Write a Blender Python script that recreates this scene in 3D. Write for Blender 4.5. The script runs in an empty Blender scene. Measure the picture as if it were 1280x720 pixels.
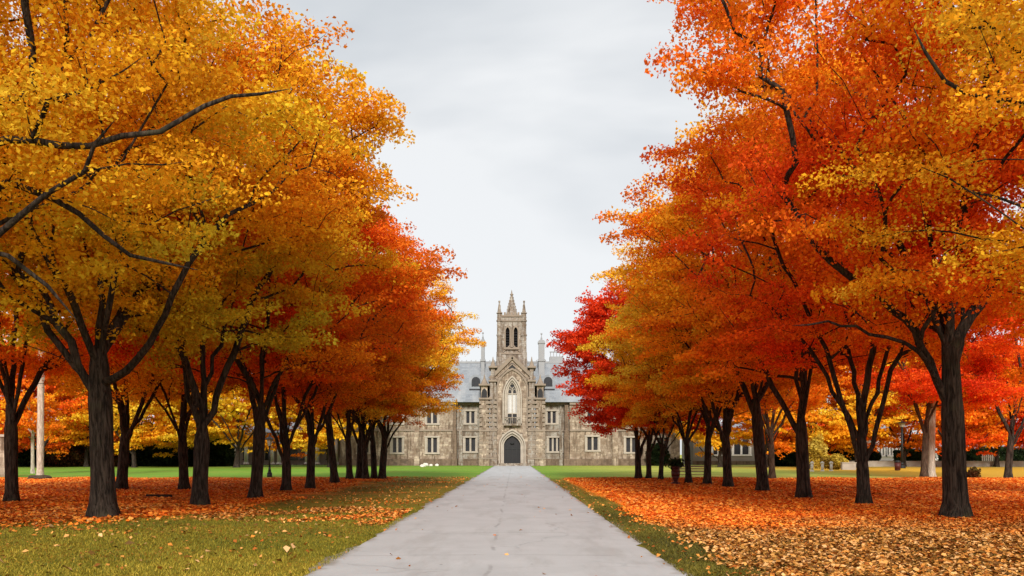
import bpy, math, random
import numpy as np
from mathutils import Vector

R = math.radians
PI = math.pi
scene = bpy.context.scene
COL = scene.collection
random.seed(7)
RNG = np.random.default_rng(11)

F, CX, HY, CAMZ = 1000.0, 642.5, 568.0, 1.6


def X(px, d): return (px - CX) * d / F
def Z(py, d): return CAMZ + (HY - py) * d / F


# ------------------------------------------------------------------ helpers
def tag(o, label=None, cat=None, group=None, kind=None):
    if label: o['label'] = label
    if cat: o['category'] = cat
    if group: o['group'] = group
    if kind: o['kind'] = kind
    return o


def link(o, parent=None):
    COL.objects.link(o)
    if parent is not None: o.parent = parent
    return o


def empty(name, loc, label, cat, group=None, rz=0.0):
    o = bpy.data.objects.new(name, None)
    o.empty_display_size = 0.3
    o.location = loc
    o.rotation_euler = (0, 0, rz)
    link(o)
    return tag(o, label, cat, group)


class MB:
    """collects shapes in world (or thing-local) metres and links them as one mesh"""
    def __init__(s): s.v = []; s.f = []

    def poly(s, pts, faces):
        n = len(s.v)
        s.v += [tuple(p) for p in pts]
        s.f += [tuple(i + n for i in f) for f in faces]

    def box(s, x0, x1, y0, y1, z0, z1):
        s.poly([(x0, y0, z0), (x1, y0, z0), (x1, y1, z0), (x0, y1, z0), (x0, y0, z1), (x1, y0, z1), (x1, y1, z1), (x0, y1, z1)],
               [(0, 3, 2, 1), (4, 5, 6, 7), (0, 1, 5, 4), (1, 2, 6, 5), (2, 3, 7, 6), (3, 0, 4, 7)])

    def prism(s, pts2, y0, y1):
        """polygon in x,z (counter-clockwise seen from -y) extruded from y0 (front) to y1"""
        n = len(pts2)
        s.poly([(x, y0, z) for x, z in pts2] + [(x, y1, z) for x, z in pts2],
               [tuple(range(n)), tuple(range(2 * n - 1, n - 1, -1))] + [(i + n, (i + 1) % n + n, (i + 1) % n, i) for i in range(n)])

    def ring(s, inner, outer, y0, y1, closed=False):
        """band between two equally long polylines in x,z"""
        n = len(inner)
        P = [(x, y0, z) for x, z in inner] + [(x, y0, z) for x, z in outer] + [(x, y1, z) for x, z in inner] + [(x, y1, z) for x, z in outer]
        fs = []
        for i in range(n if closed else n - 1):
            j = (i + 1) % n
            fs += [(i, j, n + j, n + i), (2 * n + i, 3 * n + i, 3 * n + j, 2 * n + j), (i, 2 * n + i, 2 * n + j, j), (n + i, n + j, 3 * n + j, 3 * n + i)]
        if not closed:
            for i in (0, n - 1): fs.append((i, n + i, 3 * n + i, 2 * n + i))
        s.poly(P, fs)

    def cone(s, cx, cy, z0, z1, r0, r1, n=8, rot=0.0):
        a = [rot + 2 * PI * i / n for i in range(n)]
        s.poly([(cx + r0 * math.cos(t), cy + r0 * math.sin(t), z0) for t in a] + [(cx + r1 * math.cos(t), cy + r1 * math.sin(t), z1) for t in a],
               [tuple(range(n))[::-1], tuple(range(n, 2 * n))] + [(i, (i + 1) % n, (i + 1) % n + n, i + n) for i in range(n)])

    def lathe(s, cx, cy, prof, n=12):
        for (r0, z0), (r1, z1) in zip(prof[:-1], prof[1:]):
            s.cone(cx, cy, z0, z1, max(r0, 1e-3), max(r1, 1e-3), n)

    def beam(s, p0, p1, w, h):
        p0, p1 = Vector(p0), Vector(p1)
        d = (p1 - p0).normalized()
        u = d.cross(Vector((0, 1, 0)))
        if u.length < 0.1: u = d.cross(Vector((0, 0, 1)))
        u.normalize(); v = d.cross(u).normalized()
        P = []
        for p in (p0, p1):
            for a, b in ((-1, -1), (1, -1), (1, 1), (-1, 1)): P.append(p + u * a * w / 2 + v * b * h / 2)
        s.poly(P, [(0, 3, 2, 1), (4, 5, 6, 7), (0, 1, 5, 4), (1, 2, 6, 5), (2, 3, 7, 6), (3, 0, 4, 7)])

    def build(s, name, m, parent=None, smooth=False):
        me = bpy.data.meshes.new(name)
        me.from_pydata(s.v, [], s.f)
        me.update()
        me.materials.append(m)
        if smooth: me.polygons.foreach_set('use_smooth', [True] * len(me.polygons))
        o = bpy.data.objects.new(name, me)
        return link(o, parent)


def raw_mesh(name, verts, faces, attrs=None, smooth=False):
    """numpy verts (n,3), faces (m,k); attrs: face domain floats"""
    me = bpy.data.meshes.new(name)
    verts = np.ascontiguousarray(verts, dtype=np.float32)
    faces = np.ascontiguousarray(faces, dtype=np.int32)
    m, k = faces.shape
    me.vertices.add(len(verts)); me.vertices.foreach_set('co', verts.ravel())
    me.loops.add(m * k); me.loops.foreach_set('vertex_index', faces.ravel())
    me.polygons.add(m); me.polygons.foreach_set('loop_start', np.arange(m, dtype=np.int32) * k)
    me.update(calc_edges=True)
    for nm, a in (attrs or {}).items():
        at = me.attributes.new(nm, 'FLOAT', 'FACE')
        at.data.foreach_set('value', np.ascontiguousarray(a, dtype=np.float32))
    if smooth: me.polygons.foreach_set('use_smooth', np.ones(m, dtype=bool))
    return me


# ------------------------------------------------------------------ materials
class NT:
    def __init__(s, name):
        s.m = bpy.data.materials.new(name); s.m.use_nodes = True
        s.t = s.m.node_tree; s.t.nodes.clear()
        s.out = s.t.nodes.new('ShaderNodeOutputMaterial')

    def n(s, typ, ins=None, **kw):
        nd = s.t.nodes.new(typ)
        for k, v in kw.items(): setattr(nd, k, v)
        for k, v in (ins or {}).items(): s.set(nd, k, v)
        return nd

    def set(s, nd, k, v):
        sock = nd.inputs[k]
        if isinstance(v, bpy.types.NodeSocket): s.t.links.new(v, sock)
        else: sock.default_value = v

    def math(s, op, a, b=0.0, c=0.0, clamp=False):
        nd = s.n('ShaderNodeMath', {0: a, 1: b}, operation=op, use_clamp=clamp)
        if op in ('MULTIPLY_ADD',): s.set(nd, 2, c)
        return nd.outputs[0]

    def step(s, v, a, b):
        nd = s.n('ShaderNodeMapRange', {'Value': v, 'From Min': a, 'From Max': b}, interpolation_type='SMOOTHSTEP')
        return nd.outputs[0]

    def mix(s, f, a, b, mode='MIX'):
        nd = s.n('ShaderNodeMix', None, data_type='RGBA', blend_type=mode)
        s.set(nd, 0, f)
        s.set(nd, 6, a if isinstance(a, bpy.types.NodeSocket) else (*a, 1))
        s.set(nd, 7, b if isinstance(b, bpy.types.NodeSocket) else (*b, 1))
        return nd.outputs[2]

    def noise(s, vec, scale, detail=4, rough=0.55, dist=0.0):
        nd = s.n('ShaderNodeTexNoise', {'Vector': vec, 'Scale': scale, 'Detail': detail, 'Roughness': rough, 'Distortion': dist})
        return nd.outputs[0]

    def ramp(s, v, stops):
        nd = s.n('ShaderNodeValToRGB', {0: v})
        el = nd.color_ramp.elements
        while len(el) < len(stops): el.new(0.5)
        for e, (p, c) in zip(el, stops): e.position = p; e.color = (*c, 1)
        return nd.outputs[0]

    def mapping(s, vec, scale):
        return s.n('ShaderNodeMapping', {'Vector': vec, 'Scale': scale}).outputs[0]

    def bump(s, h, strength=0.5, dist=0.02):
        return s.n('ShaderNodeBump', {'Height': h, 'Strength': strength, 'Distance': dist}).outputs[0]

    def bsdf(s, color, rough=0.85, normal=None, metal=0.0, spec=0.3):
        nd = s.n('ShaderNodeBsdfPrincipled', {'Roughness': rough, 'Metallic': metal, 'Specular IOR Level': spec})
        s.set(nd, 'Base Color', color if isinstance(color, bpy.types.NodeSocket) else (*color, 1))
        if normal is not None: s.set(nd, 'Normal', normal)
        s.t.links.new(nd.outputs[0], s.out.inputs[0])
        return nd

    def pos(s): return s.n('ShaderNodeNewGeometry').outputs['Position']
    def obj(s): return s.n('ShaderNodeTexCoord').outputs['Object']
    def xyz(s, v):
        nd = s.n('ShaderNodeSeparateXYZ', {0: v}); return nd.outputs
    def attr(s, name): return s.n('ShaderNodeAttribute', None, attribute_name=name).outputs['Fac']


def mat_simple(name, color, rough=0.7, var=0.25, scale=3.0, metal=0.0, bump=0.2):
    t = NT(name); p = t.obj()
    nz = t.noise(p, scale, 5)
    dark = tuple(c * (1 - var) for c in color); light = tuple(min(1, c * (1 + var)) for c in color)
    t.bsdf(t.mix(nz, dark, light), rough, t.bump(t.noise(p, scale * 8, 3), bump, 0.02), metal)
    return t.m


def mat_leaf(name, stops, value=1.0, low=None):
    """autumn leaves: every spray has its own place on the ramp, every leaf its own brightness"""
    t = NT(name)
    sv, lv = t.attr('spray_var'), t.attr('leaf_var')
    big = t.noise(t.pos(), 0.22, 2, 0.5)
    k = t.math('ADD', t.math('MULTIPLY', sv, 0.42), t.math('MULTIPLY', lv, 0.16))
    side = t.step(big, 0.3, 0.7)
    if low: side = t.math('ADD', t.math('MULTIPLY', side, 0.45), t.math('MULTIPLY', t.step(t.xyz(t.pos())[2], low[1], low[0]), 0.65))
    k = t.math('ADD', k, t.math('MULTIPLY', side, 0.42))
    c = t.ramp(k, stops)
    br = t.n('ShaderNodeMapRange', {'Value': lv, 'To Min': 0.72 * value, 'To Max': 1.25 * value}).outputs[0]
    c = t.mix(1.0, c, t.n('ShaderNodeCombineColor', {0: br, 1: br, 2: br}).outputs[0], 'MULTIPLY')
    dif = t.n('ShaderNodeBsdfPrincipled', {'Base Color': c, 'Roughness': 0.65, 'Specular IOR Level': 0.10})
    tr = t.n('ShaderNodeBsdfTranslucent', {'Color': c})
    mx = t.n('ShaderNodeMixShader', {0: 0.45})
    t.t.links.new(dif.outputs[0], mx.inputs[1]); t.t.links.new(tr.outputs[0], mx.inputs[2])
    t.t.links.new(mx.outputs[0], t.out.inputs[0])
    return t.m


def mat_bark(name, dark, light):
    t = NT(name); p = t.obj()
    v = t.mapping(p, (9, 9, 1.1))
    a = t.noise(v, 2.2, 6, 0.65, 0.6)
    b = t.noise(p, 1.3, 3)
    c = t.mix(t.step(a, 0.35, 0.7), dark, light)
    c = t.mix(t.step(b, 0.55, 0.8), c, tuple(x * y for x, y in zip(light, (0.85, 1.1, 0.75))))
    t.bsdf(c, 0.92, t.bump(a, 0.9, 0.05), spec=0.15)
    return t.m


M = {}
M['bark'] = mat_bark('dark_bark', (0.010, 0.007, 0.005), (0.080, 0.060, 0.045))
M['bark_brown'] = mat_bark('brown_bark', (0.030, 0.018, 0.011), (0.13, 0.085, 0.055))
M['bark_pale'] = mat_bark('pale_bark', (0.30, 0.24, 0.18), (0.62, 0.54, 0.44))

RED = (0.80, 0.062, 0.010); DRED = (0.54, 0.030, 0.008); RORG = (0.88, 0.120, 0.012); ORG = (0.92, 0.230, 0.012)
BORG = (0.74, 0.220, 0.014); GORG = (0.94, 0.410, 0.016); GOLD = (0.93, 0.550, 0.024); YEL = (0.92, 0.640, 0.050); OLV = (0.72, 0.540, 0.030); GRN = (0.52, 0.50, 0.040)
LEAF = {
    'gold': mat_leaf('leaf_gold', [(0.05, BORG), (0.22, GORG), (0.45, GOLD), (0.72, YEL), (0.95, (0.78, 0.60, 0.04))]),
    'olive': mat_leaf('leaf_olive', [(0.10, BORG), (0.32, GORG), (0.48, GOLD), (0.64, OLV), (0.9, GRN)], 1.0, (5.5, 9.5)),
    'amber': mat_leaf('leaf_amber', [(0.15, BORG), (0.4, ORG), (0.62, GORG), (0.85, GOLD)]),
    'rust': mat_leaf('leaf_rust', [(0.15, RORG), (0.42, ORG), (0.65, BORG), (0.85, GORG)]),
    'flame': mat_leaf('leaf_flame', [(0.08, RED), (0.32, RORG), (0.56, ORG), (0.72, GORG), (0.92, GOLD)]),
    'scarlet': mat_leaf('leaf_scarlet', [(0.1, DRED), (0.4, RED), (0.62, RORG), (0.9, ORG)]),
    'crimson': mat_leaf('leaf_crimson', [(0.1, DRED), (0.5, RED), (0.9, (0.84, 0.075, 0.012))]),
}
M['leaf_dark'] = mat_leaf('leaf_dark_green', [(0.1, (0.012, 0.018, 0.008)), (0.5, (0.022, 0.038, 0.014)), (0.9, (0.05, 0.07, 0.02))])
M['leaf_yellowish'] = mat_leaf('leaf_yellowish', [(0.1, (0.25, 0.14, 0.02)), (0.5, (0.6, 0.42, 0.05)), (0.9, (0.7, 0.55, 0.12))])
M['leaf_brown'] = mat_leaf('leaf_brown', [(0.1, (0.04, 0.018, 0.01)), (0.5, (0.14, 0.06, 0.02)), (0.9, (0.10, 0.10, 0.02))])


def mat_stone(name, c1, c2, c3, row=0.34, bw=0.75):
    t = NT(name); p = t.pos(); s = t.xyz(p)
    v = t.n('ShaderNodeCombineXYZ', {0: t.math('ADD', s[0], s[1]), 1: s[2]}).outputs[0]
    b = t.n('ShaderNodeTexBrick', {'Vector': v, 'Color1': (*c1, 1), 'Color2': (*c2, 1), 'Mortar': (*[x * 0.62 for x in c1], 1),
                                   'Scale': 1.0, 'Mortar Size': 0.02, 'Mortar Smooth': 0.3, 'Bias': -0.1, 'Brick Width': bw, 'Row Height': row})
    big = t.noise(p, 0.55, 5, 0.6)
    c = t.mix(t.step(big, 0.45, 0.72), b.outputs[0], c3)
    c = t.mix(t.math('MULTIPLY', t.step(t.noise(p, 1.9, 4, 0.7), 0.47, 0.58), 0.75), c, (0.20, 0.145, 0.10))
    stain = t.noise(t.mapping(p, (2.2, 2.2, 0.35)), 1.0, 6, 0.7)
    c = t.mix(t.math('MULTIPLY', t.step(stain, 0.46, 0.62), 0.85), c, (0.10, 0.068, 0.045))
    t.bsdf(c, 0.9, t.bump(t.math('SUBTRACT', t.noise(p, 7, 4), t.math('MULTIPLY', b.outputs[1], 0.6)), 0.6, 0.03), spec=0.2)
    return t.m


M['stone'] = mat_stone('tan_rubble_stone', (0.50, 0.41, 0.31), (0.25, 0.19, 0.145), (0.21, 0.15, 0.105))
M['stone_grey'] = mat_stone('grey_ashlar', (0.36, 0.33, 0.28), (0.28, 0.25, 0.21), (0.22, 0.19, 0.15), 0.4, 0.9)
M['stone_tower'] = mat_stone('weathered_tower_stone', (0.37, 0.33, 0.28), (0.27, 0.235, 0.20), (0.21, 0.17, 0.145), 0.3, 0.6)
M['stone_dark'] = mat_stone('dark_plinth_stone', (0.20, 0.14, 0.10), (0.14, 0.10, 0.07), (0.09, 0.065, 0.05))
M['trim'] = mat_simple('pale_dressed_stone', (0.38, 0.33, 0.27), 0.85, 0.4, 1.5)
M['trim_dim'] = mat_simple('brown_dressed_stone', (0.24, 0.19, 0.145), 0.85, 0.35, 1.2)
M['lead'] = mat_simple('leaded_panel_grey', (0.27, 0.275, 0.28), 0.6, 0.2, 1.5)
M['white_paint'] = mat_simple('white_painted_wood', (0.72, 0.68, 0.62), 0.6, 0.12, 2)
M['metal_dark'] = mat_simple('dark_iron', (0.02, 0.02, 0.02), 0.5, 0.3, 5, 0.3)
M['door_wood_niche_shade'] = mat_simple('dark_oak_niche_shade', (0.010, 0.009, 0.010), 0.55, 0.4, 4)  # door and louvres; also the near-black that stands for shade in the niches
M['wood'] = mat_simple('weathered_bench_wood', (0.42, 0.33, 0.2), 0.75, 0.3, 4)
M['maroon'] = mat_simple('dark_red_paint', (0.07, 0.012, 0.01), 0.5, 0.3, 4)
M['rock'] = mat_simple('pale_rock', (0.66, 0.62, 0.55), 0.85, 0.2, 3, bump=0.5)
M['dull_wall'] = mat_simple('dull_plaster', (0.26, 0.23, 0.20), 0.85, 0.2, 0.8)  # mottled grey-brown shared by the arcade, the wing and the long low building
M['lamp_glass'] = mat_simple('lantern_glass', (0.25, 0.24, 0.2), 0.25, 0.1, 4)


def mat_slate():
    t = NT('blue_grey_slate'); p = t.pos(); s = t.xyz(p)
    v = t.n('ShaderNodeCombineXYZ', {0: s[0], 1: t.math('ADD', s[1], s[2])}).outputs[0]
    b = t.n('ShaderNodeTexBrick', {'Vector': v, 'Color1': (0.25, 0.27, 0.29, 1), 'Color2': (0.19, 0.205, 0.225, 1), 'Mortar': (0.2, 0.22, 0.25, 1),
                                   'Scale': 1.0, 'Mortar Size': 0.02, 'Brick Width': 0.6, 'Row Height': 0.5})
    c = t.mix(t.step(t.noise(t.mapping(p, (0.8, 0.3, 0.3)), 1, 5), 0.4, 0.75), b.outputs[0], (0.30, 0.31, 0.32))
    t.bsdf(c, 0.5, t.bump(b.outputs[1], -0.4, 0.02))
    return t.m


M['slate'] = mat_slate()
t = NT('dark_leaded_glass')
t.bsdf(t.mix(t.noise(t.pos(), 1.7, 3), (0.012, 0.013, 0.016), (0.05, 0.05, 0.055)), 0.18, t.bump(t.noise(t.pos(), 3, 2), 0.4, 0.02), spec=0.35)
M['glass'] = t.m
t = NT('pale_curtained_glass')
t.bsdf(t.mix(t.noise(t.pos(), 1.1, 3), (0.42, 0.41, 0.39), (0.60, 0.59, 0.57)), 0.3)
M['glass_pale'] = t.m


# ---- ground
def mat_ground():
    t = NT('lawn_and_leaf_litter'); p = t.pos(); s = t.xyz(p)
    x = t.math('ADD', s[0], t.math('MULTIPLY', t.math('SUBTRACT', t.noise(p, 0.35, 4), 0.5), 5.0))
    y = t.math('ADD', s[1], t.math('MULTIPLY', t.math('SUBTRACT', t.noise(t.mapping(p, (0.25, 1, 1)), 0.5, 4), 0.5), 4.0))
    fine = t.noise(p, 26, 5, 0.7)
    mid = t.noise(p, 3.2, 5, 0.6)
    # lawn: greener far off, olive close to the camera
    near = t.mix(fine, (0.075, 0.070, 0.008), (0.26, 0.20, 0.018))
    far = t.mix(mid, (0.085, 0.20, 0.020), (0.20, 0.36, 0.040))
    far = t.mix(t.step(x, 1.0, 14.0), far, t.mix(t.noise(p, 0.3, 3), (0.30, 0.34, 0.06), (0.50, 0.44, 0.10)))
    band = t.step(t.noise(t.mapping(p, (0.02, 0.22, 1)), 1.0, 2), 0.4, 0.6)
    far = t.mix(t.math('MULTIPLY', band, 0.6), far, t.mix(mid, (0.10, 0.17, 0.02), (0.34, 0.38, 0.06)))
    lawn = t.mix(t.step(y, 44, 60), near, far)
    # leaf litter seen as a mass of leaves
    vor = t.n('ShaderNodeTexVoronoi', {'Vector': p, 'Scale': 9.0, 'Randomness': 1.0})
    vr = t.xyz(vor.outputs['Color'])[0]
    lit_red = t.ramp(t.math('MULTIPLY_ADD', fine, 0.35, t.math('MULTIPLY', vr, 0.65)), [(0.05, (0.45, 0.08, 0.010)), (0.35, (0.84, 0.17, 0.012)), (0.6, (0.93, 0.29, 0.018)), (0.95, (0.95, 0.45, 0.04))])
    lit_gold = t.ramp(t.math('MULTIPLY_ADD', fine, 0.35, t.math('MULTIPLY', vr, 0.65)), [(0.1, (0.04, 0.022, 0.005)), (0.45, (0.16, 0.075, 0.010)), (0.7, (0.34, 0.17, 0.03)), (0.95, (0.55, 0.32, 0.10))])
    litter = t.mix(t.step(y, 17.0, 21.5), lit_gold, lit_red)
    # right of the path: litter from 0.8 m off the edge; left: under the trees
    mr = t.math('MULTIPLY', t.step(s[0], 2.9, 3.5), t.step(s[1], 56, 50))
    xl = t.math('ADD', s[0], t.math('MULTIPLY', t.math('SUBTRACT', t.noise(p, 0.5, 3), 0.5), 4.0))
    ml = t.math('MULTIPLY', t.step(xl, -7.4, -9.4), t.math('MULTIPLY', t.step(y, 17.5, 20.5), t.step(s[1], 57, 52)))
    scat = t.math('MULTIPLY', t.step(t.noise(t.mapping(p, (0.12, 0.4, 1)), 1.0, 3), 0.42, 0.62), t.step(vr, 0.25, 0.5))
    scat = t.math('MULTIPLY', scat, t.math('MULTIPLY', t.step(s[0], -2.4, -3.4), t.step(s[1], 56, 50)))
    scat = t.math('MULTIPLY', scat, 0.75)
    c = t.mix(scat, lawn, t.mix(0.5, lit_gold, (0.50, 0.23, 0.02)))
    c = t.mix(ml, c, lit_red)
    c = t.mix(mr, c, litter)
    c = t.mix(t.math('MULTIPLY', t.step(s[0], 24, 34), t.math('MULTIPLY', t.step(s[1], 50, 56), t.step(s[1], 120, 80))), c, (0.55, 0.30, 0.03))
    t.bsdf(c, 0.9, t.bump(t.math('ADD', fine, mid), 0.6, 0.04), spec=0.1)
    return t.m


def mat_path():
    t = NT('pale_worn_concrete'); p = t.pos(); s = t.xyz(p)
    a = t.noise(p, 0.8, 6, 0.6); b = t.noise(p, 30, 4, 0.7)
    c = t.mix(a, (0.335, 0.337, 0.34), (0.50, 0.502, 0.506))
    c = t.mix(t.math('MULTIPLY', t.step(b, 0.5, 0.75), 0.25), c, (0.30, 0.295, 0.29))
    wear = t.noise(t.mapping(p, (0.5, 0.12, 1)), 2.0, 5, 0.65)
    c = t.mix(t.math('MULTIPLY', t.step(wear, 0.48, 0.66), 0.5), c, (0.29, 0.28, 0.27))
    # cracks: thin distorted cell borders, broken up
    pv = t.n('ShaderNodeVectorMath', {0: p, 1: t.n('ShaderNodeTexNoise', {'Vector': p, 'Scale': 1.3, 'Detail': 5}).outputs['Color']}, operation='ADD').outputs[0]
    vo = t.n('ShaderNodeTexVoronoi', {'Vector': t.mapping(pv, (0.28, 0.42, 0.01)), 'Scale': 1.0}, feature='DISTANCE_TO_EDGE').outputs[0]
    cr = t.math('MULTIPLY', t.step(vo, 0.014, 0.004), t.step(t.noise(p, 0.45, 3), 0.46, 0.56))
    c = t.mix(t.math('MULTIPLY', cr, 0.18), c, (0.12, 0.115, 0.11))
    # cross joints every few metres, patchy
    jy = t.math('ABSOLUTE', t.math('SUBTRACT', t.math('FRACT', t.math('DIVIDE', t.math('ADD', s[1], t.math('MULTIPLY', t.noise(p, 1.5, 3), 0.10)), 3.6)), 0.5))
    j = t.math('MULTIPLY', t.step(jy, 0.008, 0.003), t.step(t.noise(t.mapping(p, (0.5, 0.05, 1)), 1.6, 3), 0.43, 0.52))
    seam = t.math('ABSOLUTE', t.math('ADD', s[0], t.math('ADD', 0.35, t.math('MULTIPLY', t.math('SUBTRACT', t.noise(p, 0.9, 4), 0.5), 0.25))))
    c = t.mix(t.math('MULTIPLY', t.math('MULTIPLY', t.step(seam, 0.05, 0.012), t.step(t.noise(p, 0.7, 5), 0.42, 0.6)), 0.4), c, (0.12, 0.11, 0.10))
    c = t.mix(t.math('MULTIPLY', j, 0.5), c, (0.14, 0.13, 0.12))
    # scattered dark spots
    vs = t.n('ShaderNodeTexVoronoi', {'Vector': p, 'Scale': 1.3}).outputs['Distance']
    c = t.mix(t.math('MULTIPLY', t.step(vs, 0.045, 0.02), 0.7), c, (0.07, 0.06, 0.05))
    # soil and leaf dust creeping in along both edges
    ex = t.math('ABSOLUTE', t.math('ADD', s[0], 0.23))
    ex = t.math('ADD', ex, t.math('MULTIPLY', t.math('SUBTRACT', t.noise(p, 2.5, 5), 0.5), 0.55))
    c = t.mix(t.math('MULTIPLY', t.step(ex, 2.32, 2.62), 0.8), c, (0.16, 0.12, 0.06))
    t.bsdf(c, 0.75, t.bump(t.math('SUBTRACT', b, t.math('MULTIPLY', cr, 2)), 0.35, 0.01), spec=0.35)
    return t.m


def flat_mat(name):
    t = NT(name)
    k = t.attr('leaf_var'); h = t.attr('spray_var')
    return t, k, h


t, k, h = flat_mat('fallen_leaf_colours')
c_red = t.ramp(k, [(0.0, (0.50, 0.09, 0.012)), (0.3, (0.88, 0.16, 0.012)), (0.65, (0.94, 0.26, 0.016)), (1.0, (0.95, 0.38, 0.05))])
c_gold = t.ramp(k, [(0.0, (0.09, 0.045, 0.010)), (0.3, (0.26, 0.12, 0.018)), (0.65, (0.56, 0.27, 0.06)), (1.0, (0.72, 0.42, 0.18))])
cc = t.mix(h, c_gold, c_red)
age = t.n('ShaderNodeMapRange', {'Value': t.noise(t.pos(), 0.7, 5, 0.65), 'From Min': 0.35, 'From Max': 0.65, 'To Min': 0.78, 'To Max': 1.15}).outputs[0]
cc = t.mix(1.0, cc, t.n('ShaderNodeCombineColor', {0: age, 1: age, 2: age}).outputs[0], 'MULTIPLY')
t.bsdf(cc, 0.75, spec=0.2)
M['fallen'] = t.m
t, k, h = flat_mat('grass_blade_colours')
cc = t.mix(h, t.ramp(k, [(0.0, (0.07, 0.08, 0.008)), (0.5, (0.20, 0.165, 0.012)), (1.0, (0.40, 0.28, 0.03))]),
           t.ramp(k, [(0.0, (0.045, 0.04, 0.008)), (0.5, (0.12, 0.10, 0.012)), (1.0, (0.24, 0.18, 0.03))]))
t.bsdf(cc, 0.7, spec=0.2)
M['grass'] = t.m
M['ground'] = mat_ground()
M['path'] = mat_path()

# ------------------------------------------------------------------ sky, sun, camera
w = bpy.data.worlds.new('World'); scene.world = w; w.use_nodes = True
nt = w.node_tree; nt.nodes.clear()
wo = nt.nodes.new('ShaderNodeOutputWorld'); bg = nt.nodes.new('ShaderNodeBackground')
sky = nt.nodes.new('ShaderNodeTexSky'); sky.sky_type = 'NISHITA'; sky.sun_disc = False
SUN_EL, SUN_AZ = 30.0, 179.0           # azimuth clockwise from +y: behind the camera, a little to its right
sky.sun_elevation = R(SUN_EL); sky.sun_rotation = R(SUN_AZ)
tc = nt.nodes.new('ShaderNodeTexCoord')
mp = nt.nodes.new('ShaderNodeMapping'); mp.inputs['Scale'].default_value = (1.0, 1.0, 2.6)
nt.links.new(tc.outputs['Generated'], mp.inputs[0])
n1 = nt.nodes.new('ShaderNodeTexNoise'); n1.inputs['Scale'].default_value = 1.7; n1.inputs['Detail'].default_value = 5; n1.inputs['Roughness'].default_value = 0.48
n1.inputs['Distortion'].default_value = 0.35
nt.links.new(mp.outputs[0], n1.inputs['Vector'])
rp = nt.nodes.new('ShaderNodeValToRGB')
rp.color_ramp.elements[0].position = 0.36; rp.color_ramp.elements[0].color = (5.2, 5.5, 5.8, 1)
rp.color_ramp.elements[1].position = 0.57; rp.color_ramp.elements[1].color = (7.45, 7.56, 7.65, 1)
nt.links.new(n1.outputs[0], rp.inputs[0])
mxw = nt.nodes.new('ShaderNodeMix'); mxw.data_type = 'RGBA'; mxw.inputs[0].default_value = 0.93
nt.links.new(sky.outputs[0], mxw.inputs[6]); nt.links.new(rp.outputs[0], mxw.inputs[7])
nt.links.new(mxw.outputs[2], bg.inputs[0]); bg.inputs[1].default_value = 0.1
nt.links.new(bg.outputs[0], wo.inputs[0])

sl = bpy.data.lights.new('sun', 'SUN'); sl.energy = 3.8; sl.angle = R(14); sl.color = (1.0, 0.95, 0.88)
so = bpy.data.objects.new('sun', sl); link(so)
az = R(SUN_AZ); el = R(SUN_EL)
sdir = Vector((math.sin(az) * math.cos(el), math.cos(az) * math.cos(el), math.sin(el)))
so.rotation_euler = (-sdir).to_track_quat('-Z', 'Y').to_euler()
so.location = sdir * 60

cd = bpy.data.cameras.new('camera'); cam = bpy.data.objects.new('camera', cd); link(cam)
cam.location = (0, 0, CAMZ); cam.rotation_euler = (R(90), 0, 0)
cd.sensor_width = 36; cd.lens = 36 * F / 1280
cd.shift_x = -(CX - 640) / 1280; cd.shift_y = (HY - 360) / 1280
cd.clip_start = 0.05; cd.clip_end = 5000
scene.camera = cam
scene.view_settings.view_transform = 'Standard'; scene.view_settings.look = 'None'
scene.view_settings.exposure = 0.30; scene.view_settings.gamma = 1.0
scene.render.engine = 'CYCLES'
scene.cycles.max_bounces = 7; scene.cycles.diffuse_bounces = 4; scene.cycles.transmission_bounces = 4; scene.cycles.glossy_bounces = 2
scene.cycles.use_denoising = True

# ------------------------------------------------------------------ ground, path
def ground_h(x, y):
    off = np.clip((np.abs(x + 0.23) - 2.7) / 6.0, 0, 1)
    return off * (0.05 * np.sin(x * 0.31 + 1.3) * np.sin(y * 0.23) + 0.03 * np.sin(x * 0.9 + y * 0.5)) * np.clip((110 - y) / 30, 0, 1)


gx = np.concatenate([[-2500, -800, -300, -140], np.arange(-90, 90.1, 1.0), [140, 300, 800, 2500]])
gy = np.concatenate([[-300, -60, -10], np.arange(0, 125.1, 1.0), [160, 250, 500, 1200, 3000]])
GX, GY = np.meshgrid(gx, gy)
GZ = ground_h(GX, GY)
V = np.stack([GX.ravel(), GY.ravel(), GZ.ravel()], 1)
nx, ny = len(gx), len(gy)
ii, jj = np.meshgrid(np.arange(nx - 1), np.arange(ny - 1))
a = (jj * nx + ii).ravel()
me = raw_mesh('ground', V, np.stack([a, a + 1, a + 1 + nx, a + nx], 1), smooth=True)
me.materials.append(M['ground'])
tag(link(bpy.data.objects.new('ground', me)), 'flat lawn covered with fallen autumn leaves', None, kind='structure')

PL, PR = -2.78, 2.32
ys = np.arange(-6, 112.4, 0.4)
el_ = PL + 0.07 * np.sin(ys * 0.9) + 0.05 * RNG.standard_normal(len(ys)); er_ = PR + 0.07 * np.sin(ys * 0.7 + 2) + 0.05 * RNG.standard_normal(len(ys))
nc = 7
PV = []
for i, y in enumerate(ys):
    for k_ in range(nc):
        f = k_ / (nc - 1)
        PV.append((el_[i] * (1 - f) + er_[i] * f, y, 0.006 + 0.02 * math.sin(f * PI)))
PV = np.array(PV)
ii, jj = np.meshgrid(np.arange(nc - 1), np.arange(len(ys) - 1)); a = (jj * nc + ii).ravel()
me = raw_mesh('path', PV, np.stack([a, a + 1, a + 1 + nc, a + nc], 1), smooth=True)
me.materials.append(M['path'])
tag(link(bpy.data.objects.new('path', me)), 'straight pale concrete path to the stone building', None, kind='structure')


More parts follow.
